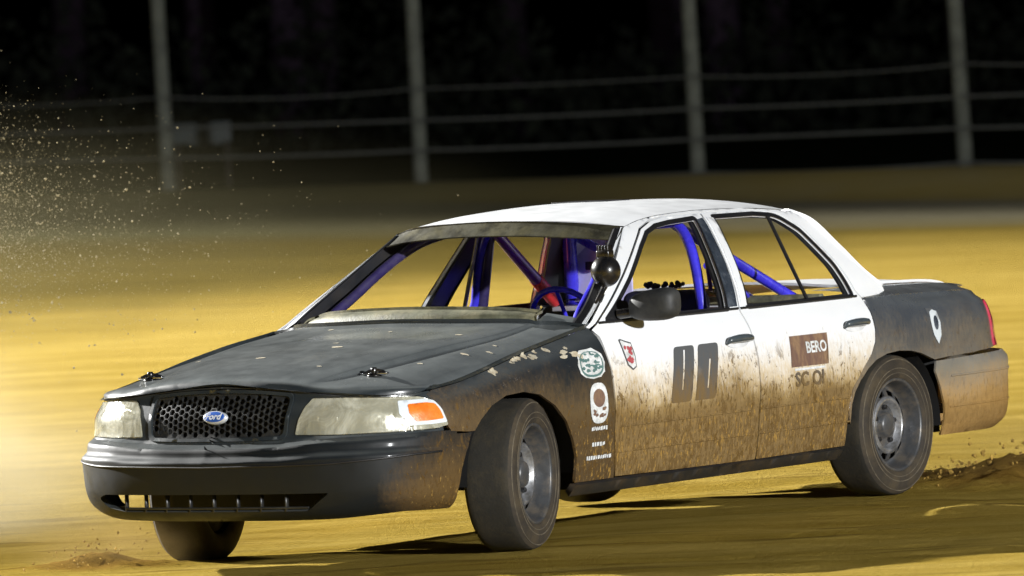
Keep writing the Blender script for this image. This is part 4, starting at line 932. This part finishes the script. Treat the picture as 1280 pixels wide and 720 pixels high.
for i, (tx, ty, kd, sc) in enumerate(tspots):
    root = empty('tree', (tx, ty, .2), (0,0,i*1.3)); root.scale = (sc,)*3
    tag(root, 'dark leafy tree in the black woods beyond the cable fence', 'tree', 'dark trees beyond the fence')
    if len(protos) <= kd and kd == len(protos):
        a, b = tree_meshes(*kinds[kd]); t_ = a.build('trunk', 'bark', root); c_ = b.build('crown', 'leaf', root, smooth=False); protos.append((t_, c_))
    else:
        for q in protos[kd]: o = q.copy(); COL.objects.link(o); o.parent = root
# dense undergrowth at the wood's edge
r = np.random.default_rng(5); V = []; F = []
for i in range(24000):
    x = r.uniform(-50, 50); y = r.uniform(140, 150); h = 2.0+3.6*abs(vnoise(np.array([x*.35]), np.array([y*.2]), 9)[0])*2; z = r.random()**1.3*h
    a = r.normal(size=3); a /= np.linalg.norm(a); b = np.cross(a, r.normal(size=3)); b /= np.linalg.norm(b); s = r.uniform(.12,.3); p = np.array((x, y, z)); k = len(V)
    V += [p-a*s, p+b*s*.6, p+a*s, p-b*s*.6]; F.append((k,k+1,k+2,k+3))
MB().add(V, F).build('undergrowth', 'leaf', smooth=False); tag(bpy.data.objects['undergrowth'], 'dark undergrowth along the edge of the woods', kind='stuff')
# ---- flying dirt
def clods(name, pts, sizes, mat, label):
    m = MB(); base = np.array([(1,0,0),(-1,0,0),(0,1,0),(0,-1,0),(0,0,1),(0,0,-1)], float); f = [(0,2,4),(2,1,4),(1,3,4),(3,0,4),(2,0,5),(1,2,5),(3,1,5),(0,3,5)]
    for p, s in zip(pts, sizes):
        q = base*rng.uniform(.5,1.2,(6,1))*s; R_ = np.linalg.qr(rng.normal(size=(3,3)))[0]; m.add(q@R_+p, f)
    o = m.build(name, mat, smooth=False); tag(o, label, kind='stuff'); return o
M['clod'] = plain('flying_dirt', (.30,.26,.15), .9)
N = 12500; u = rng.exponential(.36, N); n = N
px = -3.05+u*1.0+.25*rng.random(n); py = rng.uniform(1.0, 5.5, n); pz = 1.50+.26*rng.normal(size=n)-.22*u+.10*u*rng.normal(size=n)
sz = rng.exponential(.0013, n)+.0007; k = (pz > .25) & (u < 2.6)
clods('flying_dirt', np.stack([px, py, pz], 1)[k], sz[k], 'clod', 'spray of tiny dirt grains flying through the air at the left')
# chunks thrown off the rear tyre and the nose
n = 170; t_ = rng.random(n); px = 1.75+t_*1.2+rng.normal(size=n)*.1; py = 1.35+t_*.8+rng.normal(size=n)*.25; pz = ground_z(px, py)+np.abs(rng.normal(size=n))*.06+.005; sz = rng.uniform(.004,.017,n)*(1-.3*t_)
n2_ = 60; t2 = rng.random(n2_); qx = -1.75-t2*.55+rng.normal(size=n2_)*.04; qy = -1.0+rng.normal(size=n2_)*.2; qz = ground_z(qx, qy)+np.abs(rng.normal(size=n2_))*(.03+.06*(1-t2)); s2 = rng.uniform(.003,.009,n2_)
M['clod2'] = plain('loose_dirt_clods', (.40,.25,.05), .95, var=.3)
clods('dirt_clods', np.stack([np.r_[px,qx], np.r_[py,qy], np.r_[pz,qz]], 1), np.r_[sz,s2], 'clod2', 'loose dirt chunks thrown up around the tyres')
# ---- airborne dust at the left, kicked up by the car
t = NT('airborne_dust'); t.n.remove(t.bsdf); vol = t.node('ShaderNodeVolumePrincipled'); t.l.new(vol.outputs[0], t.n['Material Output'].inputs['Volume'])
vec = t.obj(); ln = t.node('ShaderNodeVectorMath', operation='LENGTH'); t.l.new(vec, ln.inputs[0])
dn = t.math('MULTIPLY', t.rng(ln.outputs['Value'], .15, 1., 1., 0.), t.rng(t.noise(2.2, 4, .6), .35, .7, .25, 1.))
t.l.new(t.math('MULTIPLY', dn, .95), vol.inputs['Density']); vol.inputs['Color'].default_value = (.96,.84,.55,1); vol.inputs['Anisotropy'].default_value = .3
m = MB(); m.ball((0,0,0), 1., 14); dc = m.build('dust_cloud', t.m); dc.scale = (2.0, 2.6, .95); dc.location = (-3.65, 1.6, .22); tag(dc, 'pale cloud of dust drifting over the track at the left', kind='stuff')
vm = t.m.copy(); vm.name = 'brown_dust'; vn = [q for q in vm.node_tree.nodes if q.type == 'PRINCIPLED_VOLUME'][0]; vn.inputs['Color'].default_value = (.72,.50,.20,1)
m = MB(); m.ball((0,0,0), 1., 14); dc = m.build('tyre_dust', vm); dc.scale = (1.3, .8, .38); dc.location = (2.35, 1.5, .12); tag(dc, 'low plume of brown dust behind the rear wheel', kind='stuff')
dn_ = dc.copy(); COL.objects.link(dn_); dn_.scale = (.55, .4, .22); dn_.location = (-1.95, -1.0, .07); tag(dn_, 'small puff of brown dust beside the front bumper corner at the left', kind='stuff')
vm2 = t.m.copy(); vm2.name = 'hanging_dust'; vn = [q for q in vm2.node_tree.nodes if q.type == 'PRINCIPLED_VOLUME'][0]; vn.inputs['Color'].default_value = (.82,.74,.42,1)
for q in vm2.node_tree.nodes:
    if q.type == 'MATH' and abs(q.inputs[1].default_value-.95) < 1e-4: q.inputs[1].default_value = .013
m = MB(); m.ball((0,0,0), 1., 14); dh = m.build('hanging_dust', vm2); dh.scale = (6.5, 11., 1.5); dh.location = (-5.5, 17., .8); tag(dh, 'thin golden dust hanging over the track behind the car at the left', kind='stuff')
# ---- lights: the track floodlights
def flood(name, loc, aim, power, cone, blend, col, size=.5):
    L = bpy.data.lights.new(name, 'SPOT'); L.energy = power; L.spot_size = math.radians(cone); L.spot_blend = blend; L.color = col; L.shadow_soft_size = size
    o = bpy.data.objects.new(name, L); COL.objects.link(o); o.location = loc; o.rotation_euler = (Vector(aim)-Vector(loc)).to_track_quat('-Z', 'Y').to_euler(); return o
flood('floodlight_left', (-56, 41, 28), (3, -7, 0), 1000000, 104, 1., (1., .985, .95))
flood('floodlight_right', (27, -44, 10), (2.0, 3, .7), 145000, 70, 1., (.98, .99, 1.))
w = bpy.data.worlds.new('World'); scene.world = w; w.use_nodes = True; nt = w.node_tree; bg = nt.nodes['Background']
sky = nt.nodes.new('ShaderNodeTexSky'); sky.sky_type = 'NISHITA'; sky.sun_disc = False; sky.sun_elevation = math.radians(-3.); sky.sun_rotation = math.radians(200); nt.links.new(sky.outputs[0], bg.inputs[0]); bg.inputs[1].default_value = .40
# ---- camera
cam = bpy.data.cameras.new('camera'); co = bpy.data.objects.new('camera', cam); COL.objects.link(co)
Rw, Uw, Fw = Vector((.99871936,-.00157151,-.05056853)), Vector((.05059294,.03102208,.99823744)), Vector((0,.99951746,-.03106186))
mat = Matrix((( Rw.x, Uw.x, -Fw.x, -.13141442),(Rw.y, Uw.y, -Fw.y, -29.97032612),(Rw.z, Uw.z, -Fw.z, 2.02089504),(0,0,0,1))); co.matrix_world = mat
cam.sensor_width = 36; cam.lens = 8288*36/1280; cam.clip_start = 1; cam.clip_end = 3000
cam.dof.use_dof = True; cam.dof.focus_distance = 29.3; cam.dof.aperture_fstop = 4.5
scene.camera = co
scene.view_settings.view_transform = 'Standard'; scene.view_settings.look = 'None'; scene.view_settings.gamma = 1; scene.view_settings.exposure = 0
scene.cycles.max_bounces = 6
bpy.context.view_layer.update()
